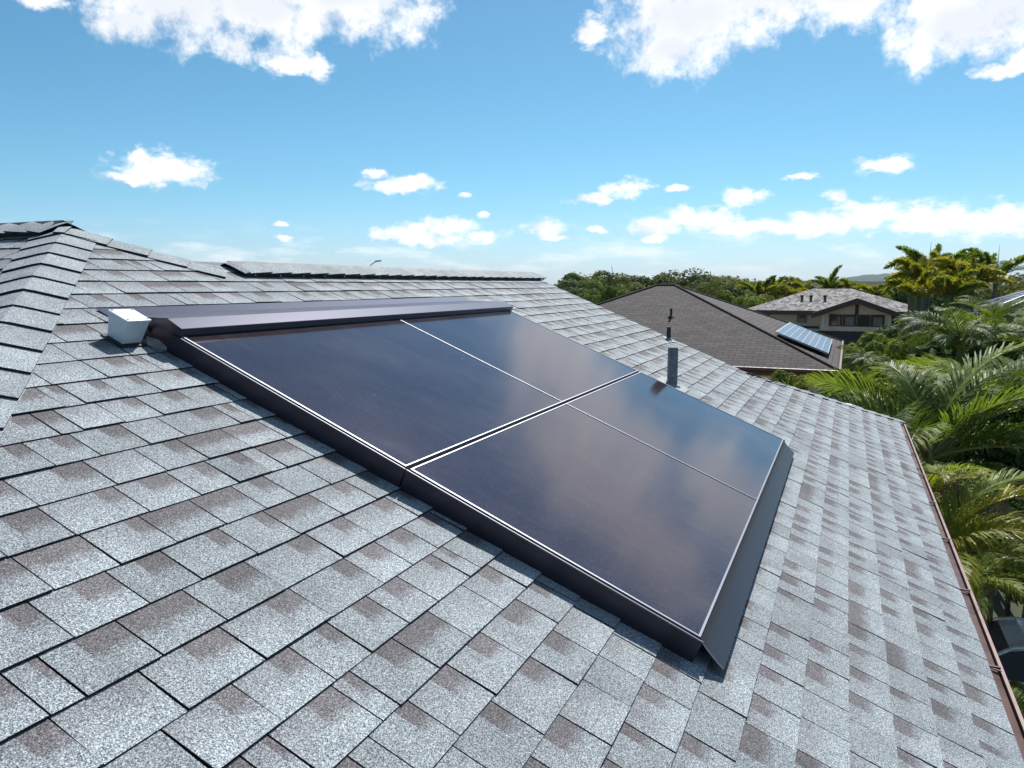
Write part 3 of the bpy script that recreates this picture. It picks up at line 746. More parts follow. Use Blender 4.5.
# tilted solar array on its right face
n_ = Vector((tp, 0, 1)).normalized(); pts = []
for px_, py_ in ((776.5, 331.4), (791, 323), (832.8, 339.4), (826, 352.4)):
    r_ = ray(px_, py_); r_.normalize(); o_ = Vector((0, 0, H)); pts.append(o_ + r_ * ((c1 + n_ * .13 - o_).dot(n_) / r_.dot(n_)))
cen = sum(pts, Vector()) / 4
su_ = Vector((cos(math.atan(tp)), 0, -sin(math.atan(tp))))      # down the slope
ss = [(p - cen).dot(su_) for p in pts]; uu = [(p - cen).y for p in pts]
hs = ((ss[3] + ss[2]) / 2 - (ss[0] + ss[1]) / 2) / 2; hu = ((uu[1] + uu[2]) / 2 - (uu[0] + uu[3]) / 2) / 2
hs, hu = abs(hs), abs(hu)
def pvm():
    m = bpy.data.materials.new('blue solar cells'); m.use_nodes = True; T = NT(m.node_tree); b = T.n['Principled BSDF']
    tc_ = T.node('ShaderNodeTexCoord'); br = T.node('ShaderNodeTexBrick'); T.l.new(tc_.outputs['UV'], br.inputs['Vector']); br.offset = 0
    br.inputs['Scale'].default_value = 1; br.inputs['Brick Width'].default_value = .17; br.inputs['Row Height'].default_value = .17; br.inputs['Mortar Size'].default_value = .012
    br.inputs['Color1'].default_value = (.015, .035, .09, 1); br.inputs['Color2'].default_value = (.02, .04, .11, 1); br.inputs['Mortar'].default_value = (.36, .40, .47, 1)
    T.l.new(br.outputs['Color'], b.inputs['Base Color']); b.inputs['Roughness'].default_value = .22; return m
M['pv'] = pvm()
pv = empty('solar_array', 'blue gridded solar array tilted on the dark brown roof next door', 'solar array', cen)
k_ = MB()
def lp(a, b_, t): return su_ * a + UD * b_ + n_ * t
k_.hexa([lp(-hs, -hu, -.03), lp(hs, -hu, -.03), lp(hs, hu, -.03), lp(-hs, hu, -.03), lp(-hs, -hu, .0), lp(hs, -hu, .0), lp(hs, hu, .0), lp(-hs, hu, .0)],
        [(0, 0), (2 * hs, 0), (2 * hs, 2 * hu), (0, 2 * hu)])
k_.build('cells', M['pv'], pv)
k_ = MB()
for a0, a1, b0, b1 in ((-hs - .03, hs + .03, -hu - .03, -hu), (-hs - .03, hs + .03, hu, hu + .03), (-hs - .03, -hs, -hu, hu), (hs, hs + .03, -hu, hu), (-.01, .01, -hu, hu)):
    k_.hexa([lp(a0, b0, -.04), lp(a1, b0, -.04), lp(a1, b1, -.04), lp(a0, b1, -.04), lp(a0, b0, .004), lp(a1, b0, .004), lp(a1, b1, .004), lp(a0, b1, .004)])
k_.build('frame', M['silver'], pv)
for a in (-hs + .1, hs - .1):
    for b_ in (-hu + .2, hu - .2):
        k_ = MB(); k_.hexa([lp(a - .03, b_ - .03, -.13), lp(a + .03, b_ - .03, -.13), lp(a + .03, b_ + .03, -.13), lp(a - .03, b_ + .03, -.13), lp(a - .03, b_ - .03, -.04), lp(a + .03, b_ - .03, -.04), lp(a + .03, b_ + .03, -.04), lp(a - .03, b_ + .03, -.04)])
        k_.build('leg', M['black'], pv)

# cream gabled house further back
def far_pt(x, y, Y): return at_y(x, y, Y)
YF = 46.0
gl0, glr = far_pt(811.4, 313, YF), far_pt(904, 315, YF); apx = far_pt(858.5, 298.4, YF)
ze = (gl0.z + glr.z) / 2; xm = (gl0.x + glr.x) / 2; half = (glr.x - gl0.x) / 2; rise = apx.z - ze
h2 = empty('house', 'cream gabled house with light weathered grey roof and a band of four windows', 'house', (xm, YF + 4, 0))
def hb(mb, name, m, parent=None):
    mb.v = [tuple(Vector(q) - h2.location) for q in mb.v]; return mb.build(name, m, parent or h2)
pt = rise / half
el0 = far_pt(743, 309.5, YF + 1.5); me0 = ze + .1; dd = 4.6                 # main roof behind the gable
mx0, mx1 = el0.x, glr.x + 1.5; my0 = YF + 1.5; rz = me0 + dd * .27
a1_, a2_, a3_, a4_ = Vector((mx0, my0, me0)), Vector((mx1, my0, me0)), Vector((mx1, my0 + 2 * dd, me0)), Vector((mx0, my0 + 2 * dd, me0))
r1_, r2_ = Vector((mx0 + dd * .8, my0 + dd, rz)), Vector((mx1 - dd * .9, my0 + dd, rz))
k_ = MB(); roof_face(k_, [a1_, a2_, r2_, r1_], (1, 0, 0)); roof_face(k_, [a2_, a3_, r2_], (0, 1, 0)); roof_face(k_, [a3_, a4_, r1_, r2_], (1, 0, 0)); roof_face(k_, [a4_, a1_, r1_], (0, 1, 0))
ap = Vector((xm, YF, ze + rise)); bk = 5
roof_face(k_, [(xm - half, YF, ze), (xm, YF, ze + rise), (xm, YF + bk, ze + rise), (xm - half, YF + bk, ze)], (0, 1, 0))
roof_face(k_, [(xm + half, YF, ze), (xm, YF, ze + rise), (xm, YF + bk, ze + rise), (xm + half, YF + bk, ze)], (0, 1, 0))
hroof = hb(k_, 'roof', M['grey_roof'])
k_ = MB()
for sx in (-1, 1):
    x1_ = xm + sx * half
    k_.hexa([(xm, YF - .06, ze + rise - .28), (x1_, YF - .06, ze - .28), (x1_, YF - .01, ze - .28), (xm, YF - .01, ze + rise - .28), (xm, YF - .06, ze + rise + .02), (x1_, YF - .06, ze + .02), (x1_, YF - .01, ze + .02), (xm, YF - .01, ze + rise + .02)])
hb(k_, 'barge_board', M['trim'])
k_ = MB(); k_.box((mx0, my0 - .05, me0 - .25), (xm - half, my0, me0)); hb(k_, 'fascia', M['trim'])
gx0, gx1 = far_pt(822, 320, YF + .6).x, far_pt(891, 320, YF + .6).x; zb = far_pt(850, 330.5, YF + .6).z
k_ = MB(); yy = YF + .6
k_.face([(gx0, yy, zb), (gx1, yy, zb), (gx1, yy, ze + .0), (xm, yy, ze + rise - .15), (gx0, yy, ze + .0)])
k_.box((gx0, yy + .01, zb), (gx1, yy + 4, ze - .1)); hb(k_, 'gable_wall', M['cream'])
k_ = MB(); k_.box((xm - .09, yy - .06, far_pt(850, 314.4, yy).z), (xm + .09, yy - .005, ze + rise - .35)); hb(k_, 'gable_post', M['trim'])
for xa in (gx0 - .02, gx1 - .12):
    k_ = MB(); k_.box((xa, yy - .05, zb), (xa + .14, yy - .005, ze - .15)); hb(k_, 'corner_board', M['white'])
k_ = MB(); k_.box((gx0 - .1, yy - .08, zb - .02), (gx1 + .1, yy - .01, zb + .22)); hb(k_, 'sill_band', M['cream'])
wz0, wz1 = far_pt(850, 328, yy).z, far_pt(850, 314.4, yy).z; wx0, wx1 = far_pt(829, 320, yy).x, far_pt(885, 320, yy).x
for i in range(4):
    q0 = wx0 + (wx1 - wx0) * i / 4; q1 = wx0 + (wx1 - wx0) * (i + 1) / 4
    k_ = MB(); k_.box((q0, yy - .05, wz0), (q1 - .03, yy - .012, wz1)); wo_ = hb(k_, 'window', M['trim'])
    k_ = MB(); k_.box((q0 + .14, yy - .062, wz0 + .14), (q1 - .14, yy - .051, wz1 - .14)); hb(k_, 'pane', M['window'] if i % 2 == 0 else M['screen'], wo_)
k_ = MB(); k_.box((far_pt(770, 320, yy + 2).x, yy + 2.0, far_pt(800, 326, yy + 2).z), (gx0, yy + 7, me0 - .2)); hb(k_, 'side_wall', M['cream'])
k_ = MB(); x0, x1 = far_pt(797, 318, yy + 2).x, far_pt(807, 318, yy + 2).x; k_.box((x0, yy + 1.93, far_pt(800, 322.5, yy + 2).z), (x1, yy + 1.99, far_pt(800, 314, yy + 2).z)); wo_ = hb(k_, 'window', M['frame_grey'])
k_ = MB(); k_.box((x0 + .12, yy + 1.91, far_pt(800, 321, yy + 2).z), (x1 - .12, yy + 1.929, far_pt(800, 315.5, yy + 2).z)); hb(k_, 'pane', M['window'], wo_)
# the lower roof in front of the gable
lr0, lr1 = far_pt(770, 326, yy - .1), far_pt(900, 343, yy - 3.5)
k_ = MB(); roof_face(k_, [(lr0.x, yy - .1, zb - .05), (gx1 + .4, yy - .1, zb - .05), (gx1 + .4, yy - 3.2, zb - 1.2), (lr0.x, yy - 3.2, zb - 1.2)], (1, 0, 0)); hb(k_, 'porch_roof', M['dark_roof'])
k_ = MB(); k_.box((mx0 + 1, yy + .02, 0), (gx1, yy + 7, zb - .02)); hb(k_, 'lower_wall', M['cream'])
for xa in (gx1 + .9, gx1 + 1.5):
    k_ = MB(); k_.box((xa, yy - 1, 0), (xa + .16, yy - .84, ze - .3)); hb(k_, 'post', M['soffit'])
for px_, py_ in ((802, 298), (811, 298), (825, 299)):
    q = far_pt(px_, py_, YF + 3.6); q.z = me0 + (q.y - my0) * .27; k_ = MB(); k_.tube([q - Vector((0, 0, .2)), q + Vector((0, 0, .25))], .07, 8); k_.tube([q + Vector((0, 0, .2)), q + Vector((0, 0, .3))], .11, 8); hb(k_, 'vent_pipe', M['vent_black'], hroof)

# roof at the right edge of the photograph
YR = 30.0
q1_, q2_ = far_pt(988, 295, YR), far_pt(1030, 281, YR + 2)
h3 = empty('house', 'house at the right edge with a grey roof and a pale solar array', 'house', (q1_.x + 6, YR + 5, 0))
def h3b(mb, name, m, parent=None):
    mb.v = [tuple(Vector(q) - h3.location) for q in mb.v]; return mb.build(name, m, parent or h3)
rzz = H + .35; ez = H - 1.6; x0 = q1_.x - 1.2
e1_, e2_, e3_, e4_ = Vector((x0, YR - 1.5, ez)), Vector((x0 + 14, YR - 1.5, ez)), Vector((x0 + 14, YR + 8.5, ez)), Vector((x0, YR + 8.5, ez))
g1_, g2_ = Vector((x0 + 4.8, YR + 3.5, rzz)), Vector((x0 + 9.5, YR + 3.5, rzz))
k_ = MB(); roof_face(k_, [e1_, e2_, g2_, g1_], (1, 0, 0)); roof_face(k_, [e2_, e3_, g2_], (0, 1, 0)); roof_face(k_, [e3_, e4_, g1_, g2_], (1, 0, 0)); roof_face(k_, [e4_, e1_, g1_], (0, 1, 0)); h3b(k_, 'roof', M['grey_roof2'])
k_ = MB()
for a, b_ in ((e1_, g1_), (e4_, g1_), (g1_, g2_), (e2_, g2_)): hip_line(k_, a, b_, .07)
h3b(k_, 'hip_cap', M['lead'])
k_ = MB(); k_.box((x0 + .6, YR - .9, 0), (x0 + 13.4, YR + 7.9, ez - .1)); h3b(k_, 'wall', M['cream'])
k_ = MB(); k_.box((x0, YR - 1.54, ez - .2), (x0 + 14, YR - 1.5, ez + .0)); h3b(k_, 'fascia', M['white'])
for dx in (2.2, 5.2, 8.2, 11.2):
    for zz in (1.1, 3.6):
        k_ = MB(); k_.box((x0 + dx - .6, YR - .95, zz), (x0 + dx + .6, YR - .902, zz + 1.15)); wo_ = h3b(k_, 'window', M['white'])
        k_ = MB(); k_.box((x0 + dx - .52, YR - .965, zz + .08), (x0 + dx + .52, YR - .951, zz + 1.07)); h3b(k_, 'pane', M['window'], wo_)
pvs = MB(); n4 = (e1_ - g1_).cross(e4_ - g1_).normalized(); n4 = n4 if n4.z > 0 else -n4
mid = [(g1_ * (1 - a) + e1_ * a) * (1 - b_) + (g1_ * (1 - a) + e4_ * a) * b_ for a, b_ in ((.12, .15), (.62, .15), (.62, .6), (.12, .6))]
org = sum(mid, Vector()) / 4
pv2 = empty('solar_array', 'pale reflecting solar array on the grey roof at the right edge', 'solar array', org)
lo_ = [q + n4 * .08 - org for q in mid]; hi_ = [q + n4 * .13 - org for q in mid]
pvs.hexa(lo_ + hi_, [(0, 0), (2, 0), (2, 2), (0, 2)]); pvs.build('cells', M['pv'], pv2)
fr = MB()
for i in range(4):
    a, b_ = hi_[i], hi_[(i + 1) % 4]; fr.tube([a, b_], .035, 6)
fr.build('frame', M['silver'], pv2)

# ------------------------------------------------------------------ poles on the skyline
def lamp_post(x, y, Y):
    top = at_y(x, y, Y)
    o = empty('street_lamp', 'grey street lamp with a curved arm behind the ridge', 'street lamp', (top.x, top.y, 0))
    k_ = MB(); k_.tube([(0, 0, 0), (0, 0, top.z)], [.10, .07], 10); k_.build('pole', M['galv'], o)
    dv = Vector((cos(YAW), sin(YAW), 0)); k_ = MB()
    k_.tube([Vector((0, 0, top.z - .35)) , dv * .25 + Vector((0, 0, top.z - .12)), dv * .55 + Vector((0, 0, top.z + .22)), dv * .85 + Vector((0, 0, top.z + .42))], .03, 8); k_.build('arm', M['galv'], o)
    k_ = MB(); k_.hexa([Matrix.Rotation(YAW, 3, 'Z') @ Vector(q) + Vector((0, 0, top.z)) for q in ((.8, -.1, .38), (1.25, -.1, .44), (1.25, .1, .44), (.8, .1, .38), (.82, -.07, .48), (1.22, -.07, .52), (1.22, .07, .52), (.82, .07, .48))]); k_.build('lamp_head', M['frame_grey'], o)
lamp_post(364, 267.5, 46)
top = at_y(781.5, 277.5, 80)
o = empty('utility_pole', 'leaning wooden utility pole above the distant trees', 'utility pole', (top.x - .35, top.y, 0))
k_ = MB(); k_.tube([(0, 0, 0), (.35, 0, top.z)], [.22, .16], 8); k_.build('pole', M['bark'], o)
k_ = MB(); k_.box((.0, -.15, top.z - 1.2), (.55, .1, top.z - .35)); k_.box((.1, -.1, top.z - .1), (.8, .1, top.z + .05)); k_.build('transformer', M['frame_grey'], o)
top = at_y(796, 278, 90)
k_ = MB(); k_.tube([(0, 0, 0), (0, 0, top.z)], [.1, .04], 8); o = k_.build('radio_mast', M['galv']); o.location = (top.x, top.y, 0); tag(o, 'thin straight mast right of the leaning pole', 'mast')
for i_, (px_, py_) in enumerate(((929, 253), (995, 262))):
    pass

# ------------------------------------------------------------------ palms
def frond_mesh(name, L=2.4, pairs=78, ll=.58, e0=60, bend=95, lw=.025, up=30, sweep_=40, droop=.36, plume=False, m=None, rm=None, seed=0, fold=0.0):
    rg = random.Random(seed); mb = MB(); N = 16
    pts = []; dirs = []; p = Vector((0, 0, 0)); side = rg.uniform(-.12, .12)
    for i in range(N + 1):
        a = i / N; e = radians(e0 - bend * a ** 1.35)
        dv = Vector((cos(e), side * a, sin(e))).normalized(); pts.append(p.copy()); dirs.append(dv); p = p + dv * (L / N)
    mb.cur = 1; mb.tube(pts, [.024 * (1 - .88 * i / N) * (L / 2.4) ** .5 for i in range(N + 1)], 5, False); mb.cur = 0
    Y = Vector((0, 1, 0))
    for k in range(pairs):
        a = .14 + .85 * (k + rg.uniform(-.3, .3)) / pairs; a = min(max(a, .1), .995); i = a * N; i0 = min(int(i), N - 1); fr_ = i - i0
        pos = pts[i0].lerp(pts[i0 + 1], fr_); dv = dirs[i0]; upv = dv.cross(Y).normalized(); upv = -upv if upv.z < 0 and abs(dv.z) < .9 else upv
        if upv.dot(Vector((-dv.z, 0, dv.x))) < 0: upv = -upv
        prof_ = (sin(pi * min(a * .82 + .2, 1)) ** .6) * (1 if a < .9 else 1 - (a - .9) * 4.5)
        for sd in (-1, 1):
            l = ll * prof_ * rg.uniform(.85, 1.1); sw = radians(sweep_ + 22 * a + rg.uniform(-6, 6)); ua = radians(up + rg.uniform(-8, 8) - 10 * a)
            if plume: ua = radians(rg.uniform(-70, 75)); sw = radians(rg.uniform(35, 70))
            dr_ = (Y * sd * cos(ua) + upv * sin(ua)) * cos(sw) * 1.0 + dv * sin(sw)
            dr_.normalize(); wd = lw * rg.uniform(.8, 1.1) * (.55 + .45 * prof_)
            wv = dv - dr_ * dv.dot(dr_); wv.normalize()
            tw = radians(rg.uniform(-14, 14)) if not plume else radians(rg.uniform(-60, 60)); nrm = dr_.cross(wv); wv = wv * cos(tw) + nrm * sin(tw)
            q = pos.copy(); dcur = dr_.copy(); ring = []
            for j, (fl_, ww) in enumerate(((0, .45), (.33, 1.0), (.68, .8), (1.0, .06))):
                if j: q = q + dcur * l * (fl_ - prev); dcur = (dcur + Vector((0, 0, -droop * (.35 + .3 * j) * rg.uniform(.7, 1.2)))).normalized()
                prev = fl_; ring.append((q - wv * wd * ww / 2, q + wv * wd * ww / 2))
            b0 = len(mb.v)
            for a_, b__ in ring: mb.v += [tuple(a_), tuple(b__)]
            for j in range(3):
                mb.f.append((b0 + 2 * j, b0 + 2 * j + 1, b0 + 2 * j + 3, b0 + 2 * j + 2)); mb.m.append(0); mb.uv.append([(0, 0)] * 4); mb.att.append([(.5, 0, 1, 1)] * 4); mb.smooth.append(False)
    o = mb.build(name, [m, rm or M['rachis']]); me = o.data
    bpy.data.objects.remove(o); return me
FM = {}
for key, kw in {
    'green': dict(m=M['frond'], e0=62, bend=100), 'green2': dict(m=M['frond'], e0=50, bend=110, seed=4, droop=.8), 'green3': dict(m=M['frond'], e0=72, bend=80, seed=9, up=28, droop=.35),
    'dark': dict(m=M['frond_dark'], e0=55, bend=105, seed=2, droop=.7), 'dark2': dict(m=M['frond_dark'], e0=66, bend=95, seed=6, up=26), 'dark3': dict(m=M['frond_dark'], e0=40, bend=110, seed=8, droop=.9),
    'yel': dict(m=M['frond_yellow'], e0=60, bend=100, seed=3), 'yel2': dict(m=M['frond_yellow'], e0=48, bend=105, seed=5, droop=.7),
    'dead': dict(m=M['frond_dead'], e0=10, bend=85, seed=7, droop=1.2, rm=M['rachis_orange']),
    'orange': dict(m=M['frond'], e0=50, bend=100, seed=13, droop=.8, rm=M['rachis_orange']),
    'gold': dict(m=M['frond_gold'], plume=True, pairs=170, ll=.46, e0=60, bend=115, lw=.07, seed=10, droop=.25, L=2.6),
    'plume': dict(m=M['frond_yellow'], plume=True, pairs=170, ll=.46, e0=70, bend=100, lw=.07, seed=11, droop=.25, L=2.6),
    'plumed': dict(m=M['frond'], plume=True, pairs=170, ll=.42, e0=74, bend=70, lw=.07, seed=12, droop=.2, L=2.6)}.items():
    FM[key] = frond_mesh('frond_' + key, **kw)
def palm(x, y, z, label, keys, n=14, scale=1.0, seed=0, group='palm trees growing beside the house', trunk_r=.11, extra=None, tilt=(-12, 14), cat='palm tree', skip=None, azr=None, name='palm_tree', spear=False, stems=False):
    rg = random.Random(seed); o = empty(name, label, cat, (x, y, 0), 0, group)
    k_ = MB(); N = 14; bx, by = rg.uniform(-.3, .3), rg.uniform(-.3, .3); pts = [(bx * (1 - i / N) ** 2, by * (1 - i / N) ** 2, z * i / N) for i in range(N + 1)]
    rr = [trunk_r * (1.35 - .5 * min(i / 4, 1) + (.03 if i % 2 else 0)) for i in range(N + 1)]
    if z > .6: k_.tube(pts, rr, 12)
    else: k_.tube([(0, 0, 0), (0, 0, z)], [trunk_r, trunk_r * .8], 10)
    k_.build('trunk', M['trunk'], o)
    k_ = MB(); k_.tube([(0, 0, z - .5 * scale), (0, 0, z - .1), (0, 0, z + .25 * scale)], [trunk_r * .95, trunk_r * 1.05, trunk_r * .35], 10); k_.build('crownshaft', M['frond'] if not stems else M['rachis'], o)
    fr_ = []
    for i in range(n):
        a = i * 2.39996 + rg.uniform(-.25, .25)
        if azr: a = radians(azr[0] + (azr[1] - azr[0]) * (i + .5) / n)
        t = -radians(tilt[0] + (tilt[1] - tilt[0]) * ((i * 7) % n) / n + rg.uniform(-5, 5)); fr_.append((a, t, rg.choice(keys), scale * rg.uniform(.85, 1.12), rg.uniform(-.5, .5)))
    for e in (extra or []): fr_.append((radians(e[0]), -radians(e[1]), e[2], e[3] * scale, e[4] if len(e) > 4 else 0))
    for a, t, key, s_, roll in fr_:
        f = bpy.data.objects.new('frond', FM[key]); link(f, o); f.location = (0, 0, z)
        f.rotation_euler = (Matrix.Rotation(a, 4, 'Z') @ Matrix.Rotation(t, 4, 'Y') @ Matrix.Rotation(roll, 4, 'X')).to_euler(); f.scale = (s_, s_, s_)
    if spear:
        k_ = MB(); k_.tube([(0, 0, z), (.02, .02, z + 1.2 * scale), (.03, 0, z + 2.0 * scale)], [.03, .018, .004], 6); k_.build('spear_leaf', M['frond_yellow'], o)
    return o
def P3(x, y, Y): return at_y(x, y, Y)
VA = math.degrees(YAW)
def pal(px_, py_, Y, label, keys, **kw):
    q = P3(px_, py_, Y); return palm(q.x, q.y, q.z, label, keys, **kw)
# large palm just past the far eave corner; azimuths are world degrees (90 = away along +Y)
pal(928, 460, 11.6, 'large green palm just past the far end of the gutter, glossy fronds fanning wide', ['green', 'green3', 'dark2'], n=9, scale=1.0, seed=31, tilt=(-32, 2), trunk_r=.1,
    extra=[(192, 4, 'green3', .95, .9), (212, -30, 'orange', .95, .3), (180, -38, 'green2', .95, .5), (118, 12, 'dark2', .85, 0), (95, 4, 'green', .95, 0), (28, -2, 'green3', 1.15, -.2), (5, -14, 'green', 1.25, -.1), (45, 0, 'dark2', 1.0, 0), (-20, -26, 'dark', 1.1, 0), (235, -10, 'yel', .6, 0)], stems=True)
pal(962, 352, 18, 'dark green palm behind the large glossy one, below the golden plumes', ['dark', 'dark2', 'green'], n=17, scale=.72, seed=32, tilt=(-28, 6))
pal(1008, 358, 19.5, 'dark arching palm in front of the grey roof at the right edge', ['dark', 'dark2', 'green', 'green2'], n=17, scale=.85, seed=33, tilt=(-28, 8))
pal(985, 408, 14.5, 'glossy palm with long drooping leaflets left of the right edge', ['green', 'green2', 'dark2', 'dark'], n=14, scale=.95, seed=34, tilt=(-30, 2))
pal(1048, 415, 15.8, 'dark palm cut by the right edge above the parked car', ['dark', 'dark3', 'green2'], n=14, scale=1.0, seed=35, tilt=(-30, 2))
pal(960, 398, 16.5, 'yellow green palm showing between the glossy fronds', ['yel', 'yel2'], n=9, scale=.6, seed=39, tilt=(-10, 10))
pal(908, 408, 20, 'round bushy dark palm left of the glossy palms, by the cream house', ['dark', 'dark3'], n=15, scale=.55, seed=36, tilt=(-25, 8))
pal(992, 326, 26, 'silvery green palm beside the grey roof', ['dark2', 'green3'], n=13, scale=.6, seed=37, tilt=(-20, 10))
pal(864, 362, 25, 'small dark palm in front of the cream house porch', ['dark', 'dark3'], n=14, scale=.5, seed=38, tilt=(-20, 12))
# golden plumed palms
G = 'golden plumed palms'
pal(926, 288, 33, 'golden plumed palm on the left of its pair, with arching yellow fronds', ['gold', 'gold', 'plume'], n=13, scale=.68, seed=41, tilt=(-8, 22), trunk_r=.14, group=G)
pal(966, 288, 33, 'golden plumed palm on the right of its pair, nearest the grey roof', ['gold', 'gold', 'plume'], n=13, scale=.68, seed=42, tilt=(-8, 22), trunk_r=.14, group=G)
pal(928, 277, 36, 'tall green plumed palm with a spear leaf, rising over the golden palms', ['plumed', 'plumed', 'plume'], n=13, scale=.72, seed=43, tilt=(-30, 12), trunk_r=.14, group=G, spear=True)
pal(950, 280, 39, 'green plumed palm between the golden palms', ['plumed', 'plume'], n=12, scale=.75, seed=44, tilt=(-30, 12), trunk_r=.14, group=G)
pal(912, 286, 37, 'drooping olive palm at the left end of the golden group', ['plumed', 'gold'], n=12, scale=.5, seed=46, tilt=(-45, -5), trunk_r=.14, group=G)
pal(918, 300, 31, 'low golden palm at the left end of the golden group, over the cream house verge', ['gold', 'plume'], n=12, scale=.55, seed=47, tilt=(-15, 15), trunk_r=.12, group=G)
pal(948, 301, 31, 'low yellow green palm under the two golden crowns', ['plume', 'gold', 'plumed'], n=12, scale=.6, seed=48, tilt=(-15, 15), trunk_r=.12, group=G)
pal(972, 293, 34, 'olive golden palm touching the roof at the right edge', ['gold', 'plumed'], n=12, scale=.6, seed=49, tilt=(-5, 20), trunk_r=.12, group=G)
pal(996, 281, 42, 'dark feathery palm with a thin spear standing against the sky', ['dark2', 'plumed'], n=11, scale=.85, seed=45, tilt=(-15, 12), spear=True, group=G)
# palms behind the roofs
B = 'palms behind the neighbouring roofs'
pal(757, 297, 58, 'green palm behind the dark roof, left of the leaning pole', ['plumed', 'plume'], n=12, scale=.8, seed=51, tilt=(-25, 10), group=B)
pal(775, 295, 62, 'green palm by the foot of the leaning pole', ['plumed', 'plume'], n=12, scale=.8, seed=52, tilt=(-25, 10), group=B)
pal(788, 297, 57, 'small golden palm right of the leaning pole', ['gold'], n=10, scale=.7, seed=53, tilt=(-25, 10), group=B)
pal(803, 293, 60, 'yellow green palm directly behind the cream house ridge, left of the mast palm', ['plume', 'gold'], n=11, scale=.8, seed=54, tilt=(-35, 5), group=B)
pal(830, 293, 60, 'palm with one tall upright frond behind the ridge of the cream house', ['plumed'], n=11, scale=.75, seed=55, tilt=(-30, 5), group=B, extra=[(10, 22, 'plumed', 1.2)])
pal(846, 296, 60, 'golden green palm behind the gable peak of the cream house', ['plume', 'gold'], n=10, scale=.9, seed=56, tilt=(-35, 5), group=B)
pal(871, 297, 64, 'small light green palm right of the gable peak', ['plume'], n=9, scale=.75, seed=57, tilt=(-35, 5), group=B)
# low palms below the gutter
Lw = 'low palms below the gutter'
pal(918, 505, 8.9, 'small bright green palm close under the gutter', ['yel', 'green'], n=9, scale=.42, seed=61, tilt=(-10, 15), trunk_r=.05, group=Lw)
pal(930, 556, 8.6, 'yellow green palm with long arching fronds over the garden, mid gutter', ['yel', 'yel2', 'green2'], n=9, scale=.72, seed=62, tilt=(-25, 5), trunk_r=.07, group=Lw, extra=[(12, -8, 'yel', 1.25, -.3), (25, 5, 'green', 1.0)])
pal(962, 596, 9.3, 'drooping palm with tawny tips just left of the parked car roof', ['yel2', 'green2', 'green', 'yel'], n=12, scale=.5, seed=63, tilt=(-25, 5), trunk_r=.07, group=Lw)
pal(1078, 590, 9.6, 'green palm leaning in over the parked car from the right edge', ['green2', 'dark', 'yel2'], n=11, scale=.62, seed=64, tilt=(-25, 5), trunk_r=.07, group=Lw)
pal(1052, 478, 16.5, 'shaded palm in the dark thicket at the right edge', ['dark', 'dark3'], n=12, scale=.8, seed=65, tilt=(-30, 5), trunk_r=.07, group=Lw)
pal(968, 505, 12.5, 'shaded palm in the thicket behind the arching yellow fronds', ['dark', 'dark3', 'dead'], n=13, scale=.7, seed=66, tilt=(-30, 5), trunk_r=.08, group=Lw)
pal(1022, 742, 8.2, 'grassy young palm at the bottom right corner in front of the car door', ['green', 'yel'], n=10, scale=.3, seed=67, tilt=(-5, 20), trunk_r=.03, group=Lw)
pal(940, 478, 11.6, 'dry brown palm under the large glossy palm', ['dead', 'dark3'], n=10, scale=.7, seed=68, tilt=(-30, 5), trunk_r=.08, group=Lw)

# ------------------------------------------------------------------ broadleaf trees and shrubs
def crown_mesh(name, rx, rz, nleaf, leaf, m, seed, clumps=16, low=-.5):
    rg = random.Random(seed); mb = MB(); cl = []
    for i in range(clumps):
        th_ = rg.uniform(0, 2 * pi); ph = math.asin(rg.uniform(low, 1)); rr = rg.uniform(.55, .95)
        cl.append((Vector((cos(th_) * cos(ph) * rx * rr, sin(th_) * cos(ph) * rx * rr, sin(ph) * rz * rr)), rg.uniform(.24, .44) * rx))
    for i in range(nleaf):
        c_, r_ = rg.choice(cl); v = Vector((rg.gauss(0, 1), rg.gauss(0, 1), rg.gauss(0, 1))).normalized() * r_ * rg.uniform(.72, 1.04) ; v.z *= .8; p = c_ + v
        n_ = (v.normalized() + Vector((rg.uniform(-.7, .7), rg.uniform(-.7, .7), rg.uniform(-.4, .9)))).normalized()
        a = n_.cross(Vector((rg.random(), rg.random(), rg.random() + .1))).normalized(); b_ = n_.cross(a); s_ = leaf * rg.uniform(.6, 1.3)
        mb.face([p - a * s_, p + b_ * s_ * .45 , p + a * s_, p - b_ * s_ * .45])
    o = mb.build(name, m); me = o.data; bpy.data.objects.remove(o); return me, cl
CM = [crown_mesh('crown_a', 3.6, 2.7, 8000, .20, M['leafA'], 1), crown_mesh('crown_b', 4.0, 2.6, 8600, .20, M['leafB'], 2, 20), crown_mesh('crown_c', 3.4, 2.9, 8000, .20, M['leafC'], 3, 14), crown_mesh('crown_d', 3.8, 2.4, 8600, .19, M['leafB'], 4, 22), crown_mesh('crown_e', 3.0, 2.6, 7200, .18, M['leafA'], 5, 12)]
TR = []
for ci, (me, cl) in enumerate(CM):
    k_ = MB(); k_.tube([(0, 0, 0), (.1, 0, 1.6), (0, .1, 3.4)], [.3, .22, .16], 9)
    for c_, r_ in cl[:8]: k_.tube([(0, .05, 2.6), Vector((0, 0, 4.6)) * .6 + (c_ + Vector((0, 0, 4.6))) * .4 - Vector((0, 0, .9)), c_ + Vector((0, 0, 4.6))], [.12, .08, .03], 6)
    o = k_.build('trunk_mesh', M['bark']); TR.append(o.data); bpy.data.objects.remove(o)
